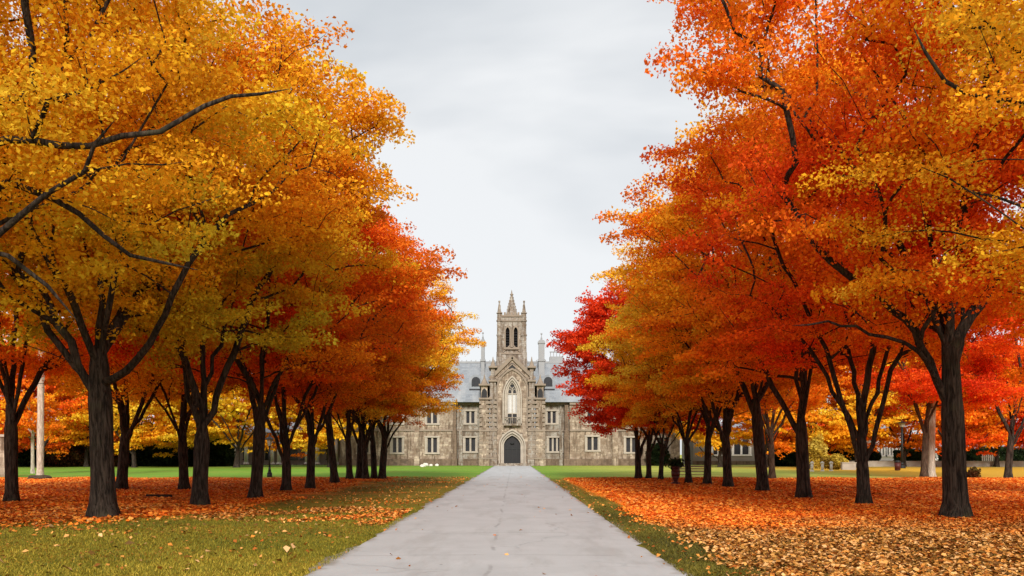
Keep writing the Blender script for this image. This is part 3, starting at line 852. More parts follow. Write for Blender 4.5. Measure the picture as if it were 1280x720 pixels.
# ------------------------------------------------------------------ hedges, shrubs
def leafy(name, label, cat, cx, cy, cz, sx, sy, sz, n, size, mat, seed, boxy=False, group=None):
    rng = np.random.default_rng(seed)
    if boxy:
        P = rng.uniform(-1, 1, (n, 3)); ax = rng.integers(0, 3, n); sg = rng.choice([-1, 1], n)
        sh = rng.random(n) < 0.75
        P[np.arange(n)[sh], ax[sh]] = sg[sh] * rng.uniform(0.85, 1.0, sh.sum())
    else:
        P = rng.standard_normal((n, 3)); P /= np.linalg.norm(P, axis=1)[:, None]
        P *= (rng.random(n) ** 0.4)[:, None]
        P *= (1 + 0.18 * np.sin(P[:, :1] * 5 + seed) * np.sin(P[:, 1:2] * 4 + P[:, 2:] * 5))
    bumpy = 1 + 0.12 * np.sin(P[:, 0] * sx * 1.9 + seed) + 0.08 * np.sin(P[:, 0] * sx * 4.3)
    P = P * (sx, sy, sz); P[:, 2] *= bumpy; P[:, 2] = np.maximum(P[:, 2], -cz + 0.03)
    V_, F_ = leaf_quads(P, size, 0.2, rng)
    me_ = raw_mesh(name, V_, F_, {'leaf_var': rng.random(n), 'spray_var': np.clip(0.5 + 0.5 * np.sin(P[:, 0] * 2 + P[:, 2] * 3), 0, 1)})
    me_.materials.append(mat)
    e = bpy.data.objects.new(name, me_); e.location = (cx, cy, cz); link(e)
    tag(e, label, cat, group)
    # woody core stems
    k_ = max(1, int(sx * 0.8))
    for i in range(k_):
        mb = MB()
        xx = -sx * 0.8 + 1.6 * sx * i / max(1, k_ - 1)
        mb.cone(xx, 0.1 * math.sin(i * 3), -cz - 0.05, sz * 0.55, 0.05, 0.02, 6)
        mb.build('stem', M['bark'], e)
    return e


D = 108
leafy('hedge', 'long black green clipped hedge behind the left lawn', 'hedge', (X(160, D) + X(288, D)) / 2, D, 1.6, (X(288, D) - X(160, D)) / 2, 1.6, 2.1, 42000, 0.30, M['leaf_dark'], 1, True)
leafy('hedge', 'dark clipped yew block seen between two trunks of the right row', 'hedge', X(985, D), D, 1.7, (X(1003, D) - X(962, D)) / 2, 1.5, 2.3, 16000, 0.28, M['leaf_dark'], 2, True)
leafy('bush', 'round dark bush right of the yellow shrub', 'bush', X(1052, D), D, 1.8, 3.0, 2.0, 2.2, 14000, 0.28, M['leaf_dark'], 3)
leafy('bush', 'low brown thicket in front of the distant trees on the far left', 'bush', X(100, 104), 104, 1.1, 3.6, 1.5, 1.7, 9000, 0.28, M['leaf_brown'], 4)
leafy('bush', 'dark brown shrub right behind the white birch', 'bush', X(66, 106), 106, 1.2, 2.4, 1.5, 1.9, 7000, 0.28, M['leaf_brown'], 5)
leafy('bush', 'dark shrub between the stone pier and the birch', 'bush', X(30, 104), 104, 1.0, 2.0, 1.4, 1.6, 6000, 0.28, M['leaf_dark'], 6)
leafy('bush', 'olive brown shrub beside the widest trunk on the left lawn', 'bush', X(138, 105), 105, 1.1, 2.4, 1.5, 1.7, 7000, 0.28, M['leaf_brown'], 7)
leafy('bush', 'yellow flowering shrub on the lawn beyond the right row', 'bush', X(1042, 84), 84, 0.8, 1.5, 0.8, 0.8, 3000, 0.16, M['leaf_yellowish'], 8)
leafy('bush', 'tall yellow green shrub next to the third trunk of the right row', 'bush', X(1022, 90), 90, 1.8, 1.1, 1.0, 1.9, 3200, 0.18, M['leaf_yellowish'], 9)
leafy('bush', 'small dark brown shrub beside the thickest right trunk', 'bush', X(1217, 52), 52, 0.35, 0.42, 0.4, 0.45, 900, 0.11, M['leaf_brown'], 10)
leafy('bush', 'dark evergreen shrub against the right end of the stone building', 'bush', X(822, 112), 112, 1.5, 1.5, 1.2, 1.7, 5000, 0.25, M['leaf_dark'], 13)
leafy('bush', 'dark rounded shrub beside the low white house', 'bush', X(1088, 112), 112, 1.3, 1.3, 1.2, 1.5, 3000, 0.25, M['leaf_dark'], 14)
leafy('hedge', 'dark low hedge between the pale house and the scarlet tree', 'hedge', X(1143, 118), 118, 1.0, 2.6, 1.0, 1.2, 9000, 0.27, M['leaf_dark'], 15, True)
leafy('hedge', 'dark hedge with low wall before it near the right edge', 'hedge', X(1238, 122), 122, 1.1, 7.5, 1.0, 1.4, 26000, 0.28, M['leaf_dark'], 16, True)


# ------------------------------------------------------------------ the stone building
def arch(cx, z0, w_, zs, zt, n=9):
    """pointed arch outline as an open polyline: left foot, up, over, right foot"""
    pts = [(cx - w_ / 2, z0), (cx - w_ / 2, zs)]
    hh = zt - zs
    for i in range(1, n):
        u = i / n
        pts.append((cx - w_ / 2 + w_ * (1 - math.cos(u * PI / 3)), zs + hh * math.sin(u * PI / 3) / math.sin(PI / 3)))
    pts.append((cx, zt))
    for i in range(n - 1, 0, -1):
        p = pts[1 + i]; pts.append((2 * cx - p[0], p[1]))
    pts += [(cx + w_ / 2, zs), (cx + w_ / 2, z0)]
    return pts


def wall_holes(mb, x0, x1, z0, z1, y, holes, depth=0.4):
    xs = sorted({x0, x1} | {v for h in holes for v in h[:2]}); zs = sorted({z0, z1} | {v for h in holes for v in h[2:]})
    for i in range(len(xs) - 1):
        for j in range(len(zs) - 1):
            xm, zm = (xs[i] + xs[i + 1]) / 2, (zs[j] + zs[j + 1]) / 2
            if any(h[0] < xm < h[1] and h[2] < zm < h[3] for h in holes): continue
            mb.poly([(xs[i], y, zs[j]), (xs[i + 1], y, zs[j]), (xs[i + 1], y, zs[j + 1]), (xs[i], y, zs[j + 1])], [(0, 1, 2, 3)])
    for a0, a1, c0, c1 in holes:
        yb = y + depth
        mb.poly([(a0, y, c0), (a0, yb, c0), (a0, yb, c1), (a0, y, c1)], [(0, 1, 2, 3)])
        mb.poly([(a1, y, c0), (a1, y, c1), (a1, yb, c1), (a1, yb, c0)], [(0, 1, 2, 3)])
        mb.poly([(a0, y, c1), (a0, yb, c1), (a1, yb, c1), (a1, y, c1)], [(0, 1, 2, 3)])
        mb.poly([(a0, y, c0), (a1, y, c0), (a1, yb, c0), (a0, yb, c0)], [(0, 1, 2, 3)])


def win(parent, hole, y, lights, fm, transom=False, glass=None):
    """hole x0,x1,z0,z1 in a wall at y: recessed pane with a frame, mullions, sill and hood"""
    a0, a1, c0, c1 = hole
    g = MB(); g.box(a0 - 0.02, a1 + 0.02, y + 0.30, y + 0.36, c0 - 0.02, c1 + 0.02)
    o = g.build('window', glass or M['glass'], parent)
    f = MB(); t_ = 0.16
    for k_ in range(1, lights):
        xm = a0 + (a1 - a0) * k_ / lights; f.box(xm - 0.13, xm + 0.13, y + 0.06, y + 0.3, c0, c1)
    f.box(a0, a0 + 0.1, y + 0.08, y + 0.298, c0, c1); f.box(a1 - 0.1, a1, y + 0.08, y + 0.298, c0, c1)
    if transom: f.box(a0 + 0.1, a1 - 0.1, y + 0.1, y + 0.295, c0 + (c1 - c0) * 0.58, c0 + (c1 - c0) * 0.58 + 0.12)
    f.box(a0 - t_ - .1, a0 - 0.003, y - 0.05, y + 0.1, c0, c1); f.box(a1 + 0.003, a1 + t_ + .1, y - 0.05, y + 0.1, c0, c1)
    f.box(a0 - 0.32, a1 + 0.32, y - 0.16, y + 0.12, c0 - 0.24, c0 - 0.003)
    f.box(a0 - 0.32, a1 + 0.32, y - 0.10, y + 0.1, c1 + 0.003, c1 + 0.22)
    f.build('frame', fm, o)
    return o


DB = 114.0
bx = lambda px: X(px, DB)
bz = lambda py: Z(py, DB)
BX = bx(640.3)
hall = empty('stone_hall', (0, 0, 0), 'long gothic stone building with a central gate tower, closing the path', 'building')
EV = bz(505.5)
# wings: front walls with real openings
WIN_L = [(bx(533), bx(547), bz(529), bz(511)), (bx(533.5), bx(547), bz(565.5), bz(547)), (bx(490), bx(503), bz(565.5), bz(547)), (bx(490), bx(503), bz(529), bz(511)), (bx(448), bx(461), bz(565.5), bz(547)), (bx(448), bx(461), bz(529), bz(511))]
WIN_R = [(bx(733.5), bx(748), bz(562.5), bz(546)), (bx(733.5), bx(748), bz(529), bz(513)), (bx(782), bx(796), bz(565), bz(547)), (bx(782), bx(796), bz(529), bz(512)), (bx(822), bx(836), bz(565), bz(547)), (bx(822), bx(836), bz(529), bz(512))]
LNK_L = [(bx(580.5), bx(594.5), bz(564), bz(547)), (bx(581.5), bx(593.5), bz(528.5), bz(513.5))]
LNK_R = [(bx(686), bx(702), bz(564), bz(547)), (bx(684), bx(696), bz(528.5), bz(513.5))]
YW, YL = DB, DB + 0.9
XLW, XRW = bx(425), bx(850)
wl = MB()
wall_holes(wl, XLW, bx(568), 0, EV, YW, WIN_L); wl.box(XLW, bx(568), YW + 0.45, YW + 13, 0, EV)
wl.poly([(XLW, YW, 0), (XLW, YW, EV), (XLW, YW + .45, EV), (XLW, YW + .45, 0)], [(0, 1, 2, 3)]); wl.poly([(bx(568), YW, 0), (bx(568), YW + .45, 0), (bx(568), YW + .45, EV), (bx(568), YW, EV)], [(0, 1, 2, 3)])
wl.build('wall', M['stone'], hall)
wr = MB()
wall_holes(wr, bx(712), XRW, 0, EV, YW, WIN_R); wr.box(bx(712), XRW, YW + 0.45, YW + 13, 0, EV)
wr.poly([(bx(712), YW, 0), (bx(712), YW, EV), (bx(712), YW + .45, EV), (bx(712), YW + .45, 0)], [(0, 1, 2, 3)])
wr.build('wall', M['stone'], hall)
for a0, a1, hs in ((bx(568), bx(603), LNK_L), (bx(679), bx(712), LNK_R)):
    lk = MB(); wall_holes(lk, a0, a1, 0, EV + 0.02, YL, hs); lk.box(a0 + 0.01, a1 - 0.01, YL + 0.45, YW + 12.9, 0, EV - 0.01)
    lk.build('recessed_wall', M['stone_grey'], hall)
for h in WIN_L + WIN_R: win(hall, h, YW, 2, M['trim'])
for h in LNK_L + LNK_R: win(hall, h, YL, 3 if h[1] - h[0] > 1.7 and h[2] < 3 else 2, M['trim'])
# plinths, string courses, cornice
for a0, a1, yy in ((XLW - 0.1, bx(568), YW), (bx(712), XRW + 0.1, YW), (bx(568.3), bx(602), YL), (bx(680), bx(711.7), YL)):
    pl = MB(); pl.box(a0, a1, yy - 0.22, yy + 0.2, -0.1, bz(573.5)); pl.build('plinth', M['stone_dark'], hall)
for a0, a1, yy in ((XLW - 0.1, bx(568), YW), (bx(712), XRW + 0.1, YW), (bx(568.3), bx(602), YL), (bx(680), bx(711.7), YL)):
    st = MB(); st.box(a0, a1, yy - 0.14, yy + 0.1, bz(539), bz(536.8)); st.build('string_course', M['trim_dim'], hall)
    st = MB(); st.box(a0, a1, yy - 0.25, yy + 0.2, EV - 0.05, EV + 0.32); st.build('cornice', M['trim_dim'], hall)
# tall pilaster buttresses and drain pipes
for a0, a1 in ((566, 571), (573.5, 577.5), (705, 711), (699.5, 703)):
    b = MB(); yy = YW - 0.5 if a0 in (566, 705) else YL - 0.45
    b.box(bx(a0), bx(a1), yy, YL + 0.3, 0, bz(538)); b.box(bx(a0) + .08, bx(a1) - .08, yy + 0.2, YL + 0.3, bz(538), EV - 0.1)
    b.box(bx(a0) - 0.07, bx(a1) + 0.07, yy - 0.12, YL + 0.3, 0.002, bz(573))
    b.build('buttress', M['stone_dark'] if a0 in (566, 705) else M['stone_grey'], hall)
for a0 in (518, 473, 765, 808):
    b = MB(); b.box(bx(a0), bx(a0 + 7), YW - 0.6, YW + 0.1, 0, bz(540)); b.box(bx(a0) + .06, bx(a0 + 7) - .06, YW - 0.35, YW + .1, bz(540), bz(514)); b.build('buttress', M['stone'], hall)
# slate roof, hipped ends
rf = MB()
RZ = Z(454, DB + 6); e0 = EV + 0.32
rf.poly([(XLW - .4, YW - .4, e0), (XRW + .4, YW - .4, e0), (XRW + .4, YW + 13.4, e0), (XLW - .4, YW + 13.4, e0), (XLW + 5, YW + 5.6, RZ), (XRW - 5, YW + 5.6, RZ), (XRW - 5, YW + 7, RZ), (XLW + 5, YW + 7, RZ)],
        [(0, 1, 5, 4), (1, 2, 6, 5), (2, 3, 7, 6), (3, 0, 4, 7), (4, 5, 6, 7), (0, 3, 2, 1)])
roof = rf.build('roof', M['slate'], hall)
rc = MB(); rc.box(XLW + 5, XRW - 5, YW + 5.5, YW + 7.1, RZ - 0.05, RZ + 0.22)
for k_ in range(int((XRW - XLW - 10) / 0.7)): rc.box(XLW + 5 + k_ * 0.7, XLW + 5.12 + k_ * 0.7, YW + 6.2, YW + 6.3, RZ + 0.22, RZ + 0.5)
rc.build('ridge', M['lead'], roof)


def roof_y(z): return YW - .4 + (z - e0) / (RZ - e0) * 6.0


for px in (685, 595, 760, 520):                       # round-headed dormers in the roof slope
    cx, cz = bx(px) * 1.015, Z(477, DB + 2); yf = roof_y(cz - 1.1) - 0.15
    d_ = MB(); out = [(cx + 0.95 * math.cos(t_), cz + 0.95 * math.sin(t_)) for t_ in [PI * i / 14 for i in range(15)]]
    outl = [(cx + 0.95, cz - 1.1)] + out + [(cx - 0.95, cz - 1.1)]
    d_.prism(outl, yf, yf + 3.2)
    dm = d_.build('dormer', M['slate'], roof)
    g = MB(); g.prism([(cx + 0.62, cz - 0.75)] + [(cx + 0.62 * math.cos(t_), cz + 0.62 * math.sin(t_)) for t_ in [PI * i / 12 for i in range(13)]] + [(cx - 0.62, cz - 0.75)], yf - 0.05, yf + 0.1)
    g.box(cx - 0.95, cx + 0.95, yf - 0.1, yf + 0.3, cz - 1.3, cz - 1.1)
    g.build('dormer_window', M['glass'], roof)
# chimneys
for px0, px1, top, yb in ((672.5, 681.5, 425, 3.5), (600.5, 606.5, 424, 3.5), (731, 738, 428, 6), (545, 552, 428, 6)):
    c = MB(); dd = DB + yb; c0, c1 = X(px0 + .8, dd), X(px1 - .8, dd); zt = Z(top, dd)
    c.box(c0, c1, dd, dd + 1.0, e0 + 1, zt - 0.5); c.box(c0 - .1, c1 + .1, dd - .1, dd + 1.1, zt - 0.5, zt - .2); c.box(c0 + .03, c1 - .03, dd + .03, dd + .97, zt - .2, zt)
    c.box(c0 - .12, c1 + .12, dd - .12, dd + 1.12, RZ, RZ + 0.3)
    c.cone((c0 + c1) / 2, dd + .5, zt, zt + 0.45, 0.16, 0.11, 8); c.cone((c0 + c1) / 2, dd + .5, zt + .45, zt + 0.95, 0.05, 0.04, 6); c.cone((c0 + c1) / 2, dd + .5, zt + .9, zt + 1.1, 0.16, 0.1, 6)
    c.build('chimney', M['lead'], roof)
cu = MB(); dd = DB + 6.5
cu.box(X(687, dd), X(704, dd), dd - 0.6, dd + 1, RZ, RZ + 1.0)
for k_ in range(5): cu.box(X(687.5 + k_ * 3.8, dd), X(688.4 + k_ * 3.8, dd), dd - 0.6, dd - 0.5, RZ + 1.0, RZ + 1.6)
cu.box(X(687, dd), X(704, dd), dd - 0.65, dd - 0.45, RZ + 1.6, RZ + 1.75)
cu.build('roof_lantern', M['lead'], roof)

# gatehouse: centre bay, gable, arched window, portal
YG = DB - 1.6
gh = MB()
cbL, cbR = bx(621), bx(660)
gz = bz(474)
pw, pz = bx(652.8) - bx(627.8), bz(542)
hole_p = (BX - pw / 2, BX + pw / 2, 0.0, pz)
ww = bx(648) - bx(632.4)
hole_w = (BX - ww / 2, BX + ww / 2, bz(530), bz(476.5))
wall_holes(gh, cbL, cbR, 0, gz, YG, [hole_p, hole_w], 0.7)
gh.box(cbL, cbR, YG + 0.75, YG + 6, 0, gz)
for s_, xx in ((-1, cbL), (1, cbR)): gh.poly([(xx, YG, 0), (xx, YG + .75, 0), (xx, YG + .75, gz), (xx, YG, gz)], [(0, 1, 2, 3)])
gA = bz(450)
gh.prism([(cbL - .5, gz), (cbR + .5, gz), (cbR + .5, gz + 0.35), (BX, gA), (cbL - .5, gz + 0.35)], YG + 0.002, YG + 6)
gate = gh.build('gatehouse', M['stone'], hall)
# spandrels of both arches
sp = MB()
for (h0, h1, c0, c1), yy in ((hole_p, YG + 0.12), (hole_w, YG + 0.12)):
    inn = arch(BX, c0, h1 - h0 - 0.5, c0 + (c1 - c0) * 0.62, c1 - 0.3)
    n_ = len(inn); outr = []
    for i, (x_a, z_a) in enumerate(inn):
        if i == 0 or i == n_ - 1: outr.append((h0 if i == 0 else h1, c0))
        elif i == 1 or i == n_ - 2: outr.append((h0 if i == 1 else h1, z_a))
        else:
            q = (i - 1) / (n_ - 3)
            if q < 0.25: outr.append((h0, inn[1][1] + (c1 - inn[1][1]) * q * 4))
            elif q > 0.75: outr.append((h1, inn[1][1] + (c1 - inn[1][1]) * (1 - q) * 4))
            else: outr.append((h0 + (h1 - h0) * (q - 0.25) * 2, c1))
    sp.ring(inn, outr, yy, yy + 0.35)
    for k_, gap in enumerate((0.0, 0.28)):      # arch mouldings standing proud of the wall
        i2 = arch(BX, c0 if yy else c0, h1 - h0 + gap * 2, c0 + (c1 - c0) * 0.62, c1 + gap * 1.3)
        o2 = arch(BX, c0, h1 - h0 + gap * 2 + 0.36, c0 + (c1 - c0) * 0.62, c1 + gap * 1.3 + 0.26)
        sp.ring(i2, o2, YG - 0.16 - 0.10 * k_, YG + 0.05)
sp.build('arch_moulding', M['trim'], hall)
# portal door
dr = MB(); dr.box(hole_p[0], hole_p[1], YG + 0.52, YG + 0.6, 0, pz)
door = dr.build('door', M['door_wood_niche_shade'], hall)
dd_ = MB()
for k_ in (-1, 0, 1): dd_.box(BX + k_ * 0.62 - 0.05, BX + k_ * 0.62 + 0.05, YG + 0.46, YG + 0.519, 0.05, pz - 0.9 - 0.3 * abs(k_))
dd_.box(hole_p[0] + .1, hole_p[1] - .1, YG + 0.45, YG + 0.519, 2.35, 2.5)
dd_.cone(BX, YG + 0.49, 3.1, 3.16, 0.3, 0.3, 10)
dd_.build('door_rail', M['metal_dark'], door)
# great window: dark head, pale middle lights, dark base with balcony
z0, z1 = hole_w[2], hole_w[3]; zh = z0 + (z1 - z0) * 0.68; zl = z0 + (z1 - z0) * 0.24
g = MB(); g.box(hole_w[0], hole_w[1], YG + 0.48, YG + 0.54, z0, z1)
gw = g.build('window', M['glass'], hall)
g = MB(); g.box(hole_w[0] + .28, hole_w[1] - .28, YG + 0.42, YG + 0.475, zl, zh); g.build('pane', M['glass_pale'], gw)
g = MB()
g.box(BX - 0.06, BX + 0.06, YG + 0.3, YG + 0.419, z0, zh + 0.9)
for k_ in (-1, 1):
    g.box(BX + k_ * ww * 0.26 - 0.03, BX + k_ * ww * 0.26 + 0.03, YG + 0.32, YG + 0.419, zl, zh)
    ar = arch(BX + k_ * ww * 0.18, zh, ww * 0.30, zh + .25, zh + 0.8); ar2 = arch(BX + k_ * ww * 0.18, zh, ww * 0.30 - 0.12, zh + .25, zh + 0.70)
    g.ring(ar2, ar, YG + 0.33, YG + 0.41)
g.box(hole_w[0] + .1, hole_w[1] - .1, YG + 0.29, YG + 0.42, zh - 0.02, zh + .12); g.box(hole_w[0] + .1, hole_w[1] - .1, YG + 0.29, YG + 0.42, zl - .1, zl + .06)
rg = [(BX + 0.34 * math.cos(t_), zh + 1.15 + 0.34 * math.sin(t_)) for t_ in [2 * PI * i / 12 for i in range(12)]]
ri = [(BX + 0.26 * math.cos(t_), zh + 1.15 + 0.26 * math.sin(t_)) for t_ in [2 * PI * i / 12 for i in range(12)]]
g.ring(ri, rg, YG + 0.33, YG + 0.41, closed=True)
g.build('tracery', M['trim'], gw)
g = MB(); g.box(BX - ww / 2 - .3, BX + ww / 2 + .3, YG - 0.7, YG - 0.001, z0 - 0.3, z0 - .05)
for k_ in range(9): xx = BX - ww / 2 - .2 + k_ * (ww + .4) / 8; g.box(xx - .04, xx + .04, YG - 0.66, YG - 0.58, z0 - .05, z0 + 0.75)
g.box(BX - ww / 2 - .28, BX + ww / 2 + .28, YG - 0.7, YG - 0.54, z0 + .75, z0 + .88)
g.build('balcony', M['stone_grey'], hall)
# gable coping, apex niche, big gable arch
g = MB()
for s_ in (-1, 1):
    g.beam((BX + s_ * 3.15, YG - 0.1, gz - 0.1), (BX, YG - 0.1, gA + 0.22), 0.5, 0.34)
    g.beam((BX + s_ * 2.5, YG - 0.06, gz - 0.35), (BX, YG - 0.06, gA - 0.75), 0.16, 0.2)
    for q in range(1, 5): g.cone(BX + s_ * (3.15 - q * 0.62), YG - 0.1, gz + q * 0.58, gz + q * 0.58 + 0.42, 0.16, 0.03, 5)
big_i = arch(BX, bz(536), 4.0, bz(487), bz(464)); big_o = arch(BX, bz(536), 4.5, bz(487), bz(461.5))
g.ring(big_i, big_o, YG - 0.2, YG + 0.02)
g.build('gable_coping', M['trim_dim'], hall)
g = MB(); ni = arch(BX, bz(463), 0.9, bz(460), bz(455)); g.prism(ni[::-1][::-1], YG - 0.05, YG + 0.03)
g.build('niche', M['door_wood_niche_shade'], hall)  # flat dark panel on the gable, the hollow's shade put into its colour
# string course across the gatehouse
g = MB()
for py in (538.5, 476): 
    g.box(cbL, hole_w[0] - .5 if py < 500 else hole_p[0] - .6, YG - 0.12, YG + 0.05, bz(py), bz(py - 1.8)); g.box(hole_w[1] + .5 if py < 500 else hole_p[1] + .6, cbR, YG - 0.12, YG + 0.05, bz(py), bz(py - 1.8))
g.build('string_course', M['trim_dim'], hall)
# four stepped gate buttresses with turret caps
for (p0, p1, top, yf, mm) in ((600.3, 612, 500, 1.0, 'stone'), (668.8, 680.5, 500, 1.0, 'stone'), (612.3, 621, 478, 0.75, 'stone_tower'), (660, 668.5, 478, 0.75, 'stone_tower')):
    a0, a1 = bx(p0), bx(p1); y0 = YG - yf; cx = (a0 + a1) / 2; hw = (a1 - a0) / 2
    b = MB()
    b.box(a0 - .08, a1 + .08, y0 - 0.15, YG + 4, 0, 1.1)
    b.box(a0, a1, y0, YG + 4, 1.1, bz(539))
    b.box(a0 + .08, a1 - .08, y0 + .18, YG + 4, bz(539), bz(top))
    b.box(a0 + .22, a1 - .22, y0 + .3, YG + 3, bz(top), bz(top - 17))
    bo = b.build('buttress', M[mm], hall)
    q = MB()
    for zz in (bz(573), bz(539), bz(top), bz(top - 17)): q.box(a0 - .1, a1 + .1, y0 - 0.2 if zz < 2 else y0 - 0.08, YG + 3.9, zz - .1, zz + .14)
    q.cone(cx, y0 + hw, bz(top - 17) + .14, bz(top - 17) + .8, hw * 0.8, hw * 0.35, 8)
    q.cone(cx, y0 + hw, bz(top - 17) + .8, bz(top - 17) + 1.5, hw * 0.3, 0.03, 8)
    # vertical quoin strips
    for k_ in range(14):
        zz = 1.2 + k_ * 0.62
        if zz < bz(top) - .5: q.box(a0 - 0.03, a0 + (0.42 if k_ % 2 else 0.26), y0 - 0.035, y0 + 0.3, zz, zz + 0.4); q.box(a1 - (0.26 if k_ % 2 else 0.42), a1 + 0.03, y0 - 0.035, y0 + 0.3, zz, zz + 0.4)
    q.build('coping', M['trim_dim'], bo)
    if p0 in (600.3, 668.8):
        nb_ = MB(); ni = arch(cx, bz(top - 1.5), 0.75, bz(top - 7), bz(top - 13)); nb_.prism(ni, y0 + .25, y0 + .32); nb_.build('niche', M['door_wood_niche_shade'], bo)  # no real recess: near-black arch panel painted as the niche's shade
# steps
for k_ in range(3):
    g = MB(); g.box(BX - 2.2 + .2 * k_, BX + 2.2 - .2 * k_, YG - 1.9 + .4 * k_, YG + 0.4, 0.0 + 0.12 * k_ - (.05 if k_ == 0 else 0.0), 0.12 + 0.12 * k_)
    g.build('step', M['stone_grey'], hall)

# tower
DT = DB + 1.4
tx = lambda px: X(px, DT)
tz = lambda py: Z(py, DT)
TX = tx(639.6)
tw = MB()
hw = (tx(655) - tx(624.2)) / 2
zb_, zt_ = tz(478), tz(394)
lanc = [(TX - 0.95, TX - 0.22, tz(434), tz(408)), (TX + 0.22, TX + 0.95, tz(434), tz(408))]
wall_holes(tw, TX - hw, TX + hw, zb_, zt_, DT, lanc, 0.6)
tw.box(TX - hw, TX + hw, DT + 0.62, DT + 2 * hw, zb_ - 3, zt_)
for s_ in (-1, 1): tw.poly([(TX + s_ * hw, DT, zb_), (TX + s_ * hw, DT + .62, zb_), (TX + s_ * hw, DT + .62, zt_), (TX + s_ * hw, DT, zt_)], [(0, 1, 2, 3)])
tw.box(TX - hw - .25, TX + hw + .25, DT - .25, DT + 2 * hw + .25, zb_ - 2, tz(443))
tower = tw.build('tower', M['stone_tower'], hall)
q = MB()
for h in lanc:
    inn = arch((h[0] + h[1]) / 2, h[2], 0.56, tz(414), tz(409)); ou = arch((h[0] + h[1]) / 2, h[2], 0.95, tz(414), tz(406))
    q.ring(inn, ou, DT - 0.08, DT + .14)
q.box(TX - hw - .1, TX + hw + .1, DT - .12, DT + 2 * hw + .12, tz(402), tz(400.5)); q.box(TX - hw - .32, TX + hw + .32, DT - .34, DT + 2 * hw + .34, tz(443), tz(441))
q.box(TX - hw - .12, TX + hw + .12, DT - .14, DT + 2 * hw + .12, tz(396), tz(394))
q.box(TX - 1.1, TX + 1.1, DT - .3, DT + .1, tz(437), tz(434.3))
for s_ in (-1, 1): q.beam((TX + s_ * 1.25, DT - .1, tz(440)), (TX, DT - .1, tz(430)), .14, .14)
q.cone(TX, DT - .2, tz(434.3), tz(426), .28, .1, 6)
q.cone(TX, DT - .1, tz(434), tz(409), 0.1, 0.1, 6)
nn = 7
for k_ in range(nn): xx = TX - hw + .3 + k_ * (2 * hw - .6) / (nn - 1); q.box(xx - .14, xx + .14, DT - .1, DT + .12, zt_ + .003, zt_ + .42)
q.build('tower_moulding', M['trim_dim'], tower)
for h in lanc:
    l_ = MB(); l_.box(h[0], h[1], DT + .5, DT + .6, h[2], h[3])
    for k_ in range(7): zz = h[2] + .15 + k_ * .38; l_.poly([(h[0], DT + .25, zz), (h[1], DT + .25, zz), (h[1], DT + .49, zz + .2), (h[0], DT + .49, zz + .2)], [(0, 1, 2, 3)])
    l_.build('louvre', M['door_wood_niche_shade'], tower)
for sx in (-1, 1):
    for yy in (DT, DT + 2 * hw):
        p = MB(); cx = TX + sx * hw
        p.cone(cx, yy, zb_ - 1, tz(440), 0.52, 0.46, 8, PI / 8); p.cone(cx, yy, tz(440), tz(392), 0.40, 0.34, 8, PI / 8)
        p.cone(cx, yy, tz(392), tz(391), 0.46, 0.46, 8, PI / 8); p.cone(cx, yy, tz(391), tz(378), 0.32, 0.08, 8, PI / 8); p.cone(cx, yy, tz(378), tz(376), 0.15, 0.13, 6)
        for zz in (tz(402), tz(420)): p.cone(cx, yy, zz, zz + .2, .46, .46, 8, PI / 8)
        p.build('pinnacle', M['stone_tower'], tower)
s = MB(); sy = DT + hw
s.cone(TX, sy, zt_ - .05, tz(389), 1.05, 0.85, 8, PI / 8); s.cone(TX, sy, tz(389), tz(366), 0.85, 0.14, 8, PI / 8)
s.cone(TX, sy, tz(366), tz(364.5), 0.24, 0.24, 8); s.cone(TX, sy, tz(364.5), tz(359), 0.13, 0.02, 6)
for k_ in range(8):
    a_ = PI / 8 + k_ * PI / 4
    for q_ in range(1, 6):
        f = q_ / 6; r_ = 0.85 + (0.14 - 0.85) * f; z_ = tz(389) + (tz(366) - tz(389)) * f
        s.cone(TX + r_ * math.cos(a_), sy + r_ * math.sin(a_), z_, z_ + 0.2, 0.07, 0.02, 4)
s.build('spire', M['stone_tower'], tower)


# ------------------------------------------------------------------ buildings far left and far right
def colonnade(label, d, px0, px1, py_top, cols, wallm, colm, cat='building', name='arcade_building'):
    e = empty(name, (X((px0 + px1) / 2, d), d, 0), label, cat); ex = e.location.x
    x0, x1, zt = X(px0, d) - ex, X(px1, d) - ex, Z(py_top, d)
    b = MB(); b.box(x0, x1, 2.6, 9, 0, zt); b.build('wall', wallm, e)
    b = MB(); b.box(x0 - .3, x1 + .3, -.3, 9.3, zt + .003, zt + .5); b.poly([(x0 - .5, -.5, zt + .51), (x1 + .5, -.5, zt + .51), (x1 + .5, 9.5, zt + .51), (x0 - .5, 9.5, zt + .51), (x0 + 1, 4.5, zt + 3), (x1 - 1, 4.5, zt + 3)],
                                                                        [(0, 1, 5, 4), (1, 2, 5), (2, 3, 4, 5), (3, 0, 4), (0, 3, 2, 1)])
    b.build('roof', M['slate'], e)
    b = MB(); b.box(x0, x1, -.2, 2.59, 0, .15); b.build('plinth', M['stone_grey'], e)
    for cpx in cols:
        c = MB(); cx = X(cpx, d) - ex; c.lathe(cx, 0.3, [(0.42, .15), (0.42, .35), (0.3, .4), (0.26, zt - .4), (0.4, zt - .3), (0.4, zt)], 12); c.build('column', colm, e, True)
    return e


ar = colonnade('low grey arcade with pale columns seen between the left trunks', 118, 288, 428, 545, (293, 307, 339.5, 348, 383, 396, 420), M['dull_wall'], M['white_paint'])
exl = ar.location.x
for a0, a1 in ((297, 303), (325, 333), (356, 366), (370, 379), (403, 413)):
    w_ = MB(); w_.box(X(a0, 118) - exl, X(a1, 118) - exl, 2.5, 2.58, .9, 3.0); w_.box(X(a0, 118) - exl - .1, X(a1, 118) - exl + .1, 2.45, 2.62, .75, .88); w_.build('window', M['glass'], ar)


